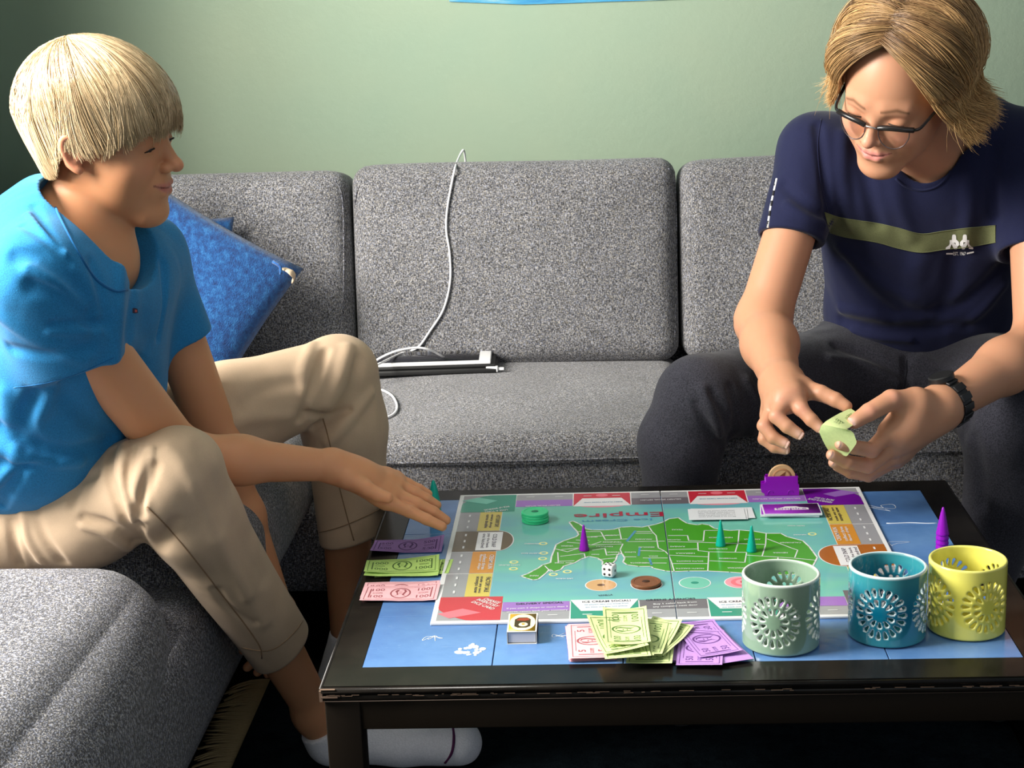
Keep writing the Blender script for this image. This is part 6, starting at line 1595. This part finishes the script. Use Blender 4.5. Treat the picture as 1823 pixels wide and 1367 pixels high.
# glasses
M_frame = mat('frame_black', (0.012, 0.010, 0.010), 0.25); M_metal = mat('frame_metal', (0.55, 0.55, 0.56), 0.25, metal=1.0); M_rimm = mat('frame_rim', (0.12, 0.09, 0.09), 0.3, metal=0.6)
M_lens = mat('lens_glass', (1, 1, 1), 0.0, trans=1.0, ior=1.02, spec=0.5)
gl = obj("eyeglasses", None, p2)
T2 = lambda *p: O2+s2*(R2@(A(*p)*A(0.93, 1, 1)+A(-0.003, 0, 0))); gz = -0.006
for q in (-1, 1):
    bar = [T2(q*x, y, gz+z) for x, y, z in ((0.0105, 0.1035, 0.001), (0.020, 0.1035, 0.004), (0.034, 0.1015, 0.0055), (0.050, 0.0965, 0.0045), (0.063, 0.0895, 0.002))]
    part('brow_bar', *tube(smooth_path(bar, 5), 0.0040, 8), M_frame, gl)
    rimp = [T2(q*x, y, gz+z) for x, y, z in ((0.0110, 0.1030, 0.000), (0.0120, 0.1030, -0.014), (0.020, 0.1030, -0.026), (0.034, 0.1010, -0.031), (0.048, 0.0965, -0.026), (0.056, 0.0930, -0.013), (0.057, 0.0925, 0.002))]
    rp = smooth_path(rimp, 6); part('rim', *tube(rp, 0.0009, 6), M_rimm, gl)
    lensp = np.vstack([rp, smooth_path(bar, 5)[::-1][3:]]); c = lensp.mean(0)
    part('lens', np.vstack([[c], lensp]), [[0, 1+i, 1+(i+1) % len(lensp)] for i in range(len(lensp))], M_lens, gl)
    tm = [T2(q*x, y, z) for x, y, z in ((0.063, 0.0895, gz+0.002), (0.0695, 0.084, gz+0.003), (0.0735, 0.070, gz+0.006), (0.078, 0.035, 0.004), (0.081, 0.004, 0.012), (0.081, -0.012, 0.004))]
    part('temple', *tube(smooth_path(tm, 5), 0.0023, 8), M_frame, gl)
    V, F = lathe([(0.0001, 0), (0.0009, 0), (0.0008, 0.0008), (0.0001, 0.001)], 10); nf = nrm(R2@A(0, 1, 0)); xx = nrm(np.cross(nf, A(0, 0, 1))); part('stud', V@np.stack([xx, np.cross(nf, xx), nf])+T2(q*0.058, 0.0945, gz+0.0035), F, M_metal, gl)
part('bridge', *tube(smooth_path([T2(-0.0115, 0.1035, gz-0.001), T2(-0.006, 0.1075, gz+0.003), T2(0.006, 0.1075, gz+0.003), T2(0.0115, 0.1035, gz-0.001)], 5), 0.0013, 8), M_metal, gl)

# hair: centre parting, swept to both sides, ends flicking out
M_hair2 = hair_mat('dark_blond_hair', 0.40)
toW2 = lambda P: O2+s2*(P.reshape(-1, 3)@R2.T)
down = R2.T@A(0, 0, -1)
HC = A(0, -0.012, 0.030)
def hair2(n, K, sc, rad0, jit, seed, fly=0.0):
    g = np.random.default_rng(seed); out = np.zeros((n, K, 3)); key = np.zeros(n)
    ts = np.linspace(0.0, 1, 40)
    for i in range(n):
        u = max(g.uniform(-0.10, 1.0), 0.0)**1.1          # along the parting: 0 = hairline, 1 = crown
        q = 1 if g.random() < 0.5 else -1; az = 0.0
        back = g.random() < 0.30
        lay = sc+g.uniform(-jit, jit)
        rad = A(0.101 if q < 0 else 0.093, 0.121 if back else 0.111, 0.105)*lay
        el = math.radians(114) if back else math.radians(50+u*64)
        off = g.normal(0, 0.05)
        e0 = nrm(A(off, math.cos(el), math.sin(el)))
        if back:
            az = math.radians(g.uniform(-105, 105)); vdir = nrm(A(math.sin(az), -math.cos(az)*0.9-0.1, 0)); L_arc = 1.70
        else:
            fw = (0.78 if q > 0 else 0.62)*max(0, 1-u/0.38)-0.22*u+g.normal(0, 0.07); vdir = nrm(A(q, fw, 0)); L_arc = 1.60
        vdir = nrm(vdir-e0*(vdir@e0))
        key[i] = u*5+q*1.3+(az*2 if back else 0)
        wob = 0.10*math.sin(key[i]*5.3)+g.normal(0, 0.03)
        ang = ts*L_arc; side = np.cross(e0, vdir)
        d = np.cos(ang)[:, None]*e0+np.sin(ang)[:, None]*(vdir*np.cos(wob*ts)[:, None]+side*np.sin(wob*ts)[:, None])
        P = HC+d*rad
        P += ((0.010+0.006*math.sin(key[i]*4))*np.sin(ts*math.pi)**0.8)[:, None]*d
        low = np.clip(HC[2]-P[:, 2], 0, None); h2 = P[:, :2]-HC[:2]; rho = np.linalg.norm(h2, axis=1)+1e-9; uu = h2/rho[:, None]
        full = 1/np.sqrt((uu[:, 0]/rad[0])**2+(uu[:, 1]/rad[1])**2)
        m_ = low > 0; P[m_, :2] = HC[:2]+uu[m_]*(full*(1+0.9*low))[m_, None]
        tgt = nrm(P[-1]-P[-4]); ln = g.uniform(0.028, 0.072)*(1.0 if q < 0 else 0.75)+(0.012 if q < 0 and not back else 0)
        if back: ln = g.uniform(0.030, 0.066)+0.02*(fly > 2)
        if u < 0.3 and not back: ln *= 0.62 if q > 0 else 0.85
        fl = A(np.sign(P[-1][0]+1e-6)*0.9, -0.45 if not back else -0.8, 0.20)
        tt = np.linspace(0, 1, 20)[1:]; cur = P[-1].copy(); v = tgt.copy(); ext = []
        curl = 0.8+0.6*math.sin(key[i]*7+g.normal(0, 0.25))
        for t in tt:
            v = nrm(v+0.05*down+(0.17 if q < 0 or back else 0.13)*curl*t*nrm(fl)+g.normal(0, 0.012, 3)*fly); cur = cur+v*ln/19; ext.append(cur.copy())
        Pf = np.vstack([P, ext]); sarc = np.r_[0, np.cumsum(np.linalg.norm(np.diff(Pf, axis=0), axis=1))]
        st = g.uniform(0, 0.35)*sarc[-1] if g.random() < 0.45 else 0.0
        w_ = np.linspace(st, sarc[-1], K); Q = np.stack([np.interp(w_, sarc, Pf[:, k]) for k in range(3)], -1)
        wig = 0.0035*np.sin(np.linspace(0, 5.5, K)+key[i]*6)*np.linspace(0.2, 1, K); Q += wig[:, None]*A(0.3, 0.5, 0.8)
        out[i] = Q
    rad_ = rad0*np.interp(np.linspace(0, 1, K), [0, 0.1, 0.75, 1], [0.6, 1, 0.9, 0.2])[None]*g.uniform(0.7, 1.3, n)[:, None]
    return out, rad_, key
hv, hf, hc, n_ = [], [], [], 0
# base cap under the locks
def cap2():
    nu_, nv_ = 60, 30; V = []
    for i in range(nu_):
        a = 2*math.pi*i/nu_; lim = np.interp(abs((a+math.pi) % (2*math.pi)-math.pi), [0, 0.5, 1.0, 1.5, 2.2, 3.15], [0.72, 0.86, 1.25, 1.55, 1.95, 2.05])
        for j in range(nv_):
            th = lim*j/(nv_-1)+0.001; d = A(math.sin(th)*math.sin(a), math.sin(th)*math.cos(a), math.cos(th)); d = eul(0, 0.12, 0)@d; V.append(HC+d*A(0.084, 0.102, 0.097))
    F = [[i*nv_+j, i*nv_+j+1, ((i+1) % nu_)*nv_+j+1, ((i+1) % nu_)*nv_+j] for i in range(nu_) for j in range(nv_-1)]; return np.array(V), np.array(F)
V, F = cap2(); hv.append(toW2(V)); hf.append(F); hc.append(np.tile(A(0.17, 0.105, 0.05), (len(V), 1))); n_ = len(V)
for (n, K, sc, r0, jit, seed, fly) in ((9500, 14, 0.985, 0.00095, 0.03, 11, 1.0), (3000, 14, 1.03, 0.00055, 0.025, 12, 3.5)):
    P, rd, key = hair2(n, K, sc, r0, jit, seed, fly); Pw = toW2(P).reshape(P.shape); V, Q = strands(Pw, rd*s2)
    g = np.random.default_rng(seed+5); mixv = np.clip((0.5+0.5*np.sin(key*9+2*np.sin(key*3.3)))*0.55+g.uniform(0, 0.45, n), 0, 1)
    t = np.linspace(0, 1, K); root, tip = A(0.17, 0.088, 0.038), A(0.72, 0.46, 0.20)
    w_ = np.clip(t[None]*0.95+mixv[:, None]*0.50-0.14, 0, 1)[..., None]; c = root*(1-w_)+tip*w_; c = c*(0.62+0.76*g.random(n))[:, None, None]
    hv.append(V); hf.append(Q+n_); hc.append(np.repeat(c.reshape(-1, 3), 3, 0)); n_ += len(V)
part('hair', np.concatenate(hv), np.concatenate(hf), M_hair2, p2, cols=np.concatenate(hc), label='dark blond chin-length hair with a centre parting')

# bills held in the hands
rows = [(0.0, (745, 775), (860, 806), .460, .446), (0.2, (720, 735), (895, 762), .452, .436), (0.42, (695, 685), (924, 720), .446, .428), (0.58, (676, 640), (900, 650), .442, .422), (0.68, (690, 600), (872, 632), .438, .418), (0.72, (704, 580), (842, 636), .438, .416), (0.86, (790, 528), (900, 600), .462, .450), (1.0, (880, 486), (965, 545), .478, .468)]
T_ = np.array([r[0] for r in rows]); La = np.array([Z([(*r[1], r[3])])[0] for r in rows]); Lb = np.array([Z([(*r[2], r[4])])[0] for r in rows])
toc = lambda P: (A(CAM_X, CAM_Y, CAM_Z)-P)/np.linalg.norm(A(CAM_X, CAM_Y, CAM_Z)-P, axis=1, keepdims=True)
for k, lb in enumerate(('bottom folded green bill held in the hands of the boy with glasses', 'second folded green bill held in the hands of the boy with glasses', 'third folded green bill held in the hands of the boy with glasses', 'top folded green bill between the fingertips of the boy with glasses')):
    def crv(x, y, zz, k=k):
        t = np.clip(x/BW+0.5, 0, 1); s_ = np.clip(0.5-y/BH, 0, 1)[:, None]
        a = np.stack([np.interp(t, T_, La[:, j]) for j in range(3)], -1); b = np.stack([np.interp(t, T_, Lb[:, j]) for j in range(3)], -1)
        P = a*(1-s_)+b*s_; return P+toc(P)*(k*0.0012+zz[:, None]*0.8)+A(0.0006*k, 0, 0.0004*k)
    hb_ = bill('mintgreen', '100', 0, 0, 0, 0, lb, 'green bills in the hands', (0, 0, 0), False, frame=True, px=False, curlfn=crv)
sh = []
for (tx, ty, tw, th_) in ((0.33, -0.08, 0.44, 0.065), (0.43, 0.02, 0.36, 0.06)):
    V, Fg, gw, gh = glyphs('1000'); y_ = ((V[:, 0]/gw-0.5)*tw+ty)*BH; x_ = (tx+(V[:, 1]/gh-0.5)*th_)*BW; sh.append((crv(x_, -y_, np.full(len(V), 0.0006)), [f[::-1] for f in Fg]))
    V, Fg, gw, gh = glyphs('SCOOPS'); y_ = ((V[:, 0]/gw-0.5)*tw*0.7+ty)*BH; x_ = (tx-0.05+(V[:, 1]/gh-0.5)*th_*0.5)*BW; sh.append((crv(x_, -y_, np.full(len(V), 0.0006)), [f[::-1] for f in Fg]))
part('print', *join(sh), PM['mintgreen'][1], hb_, smooth=False)
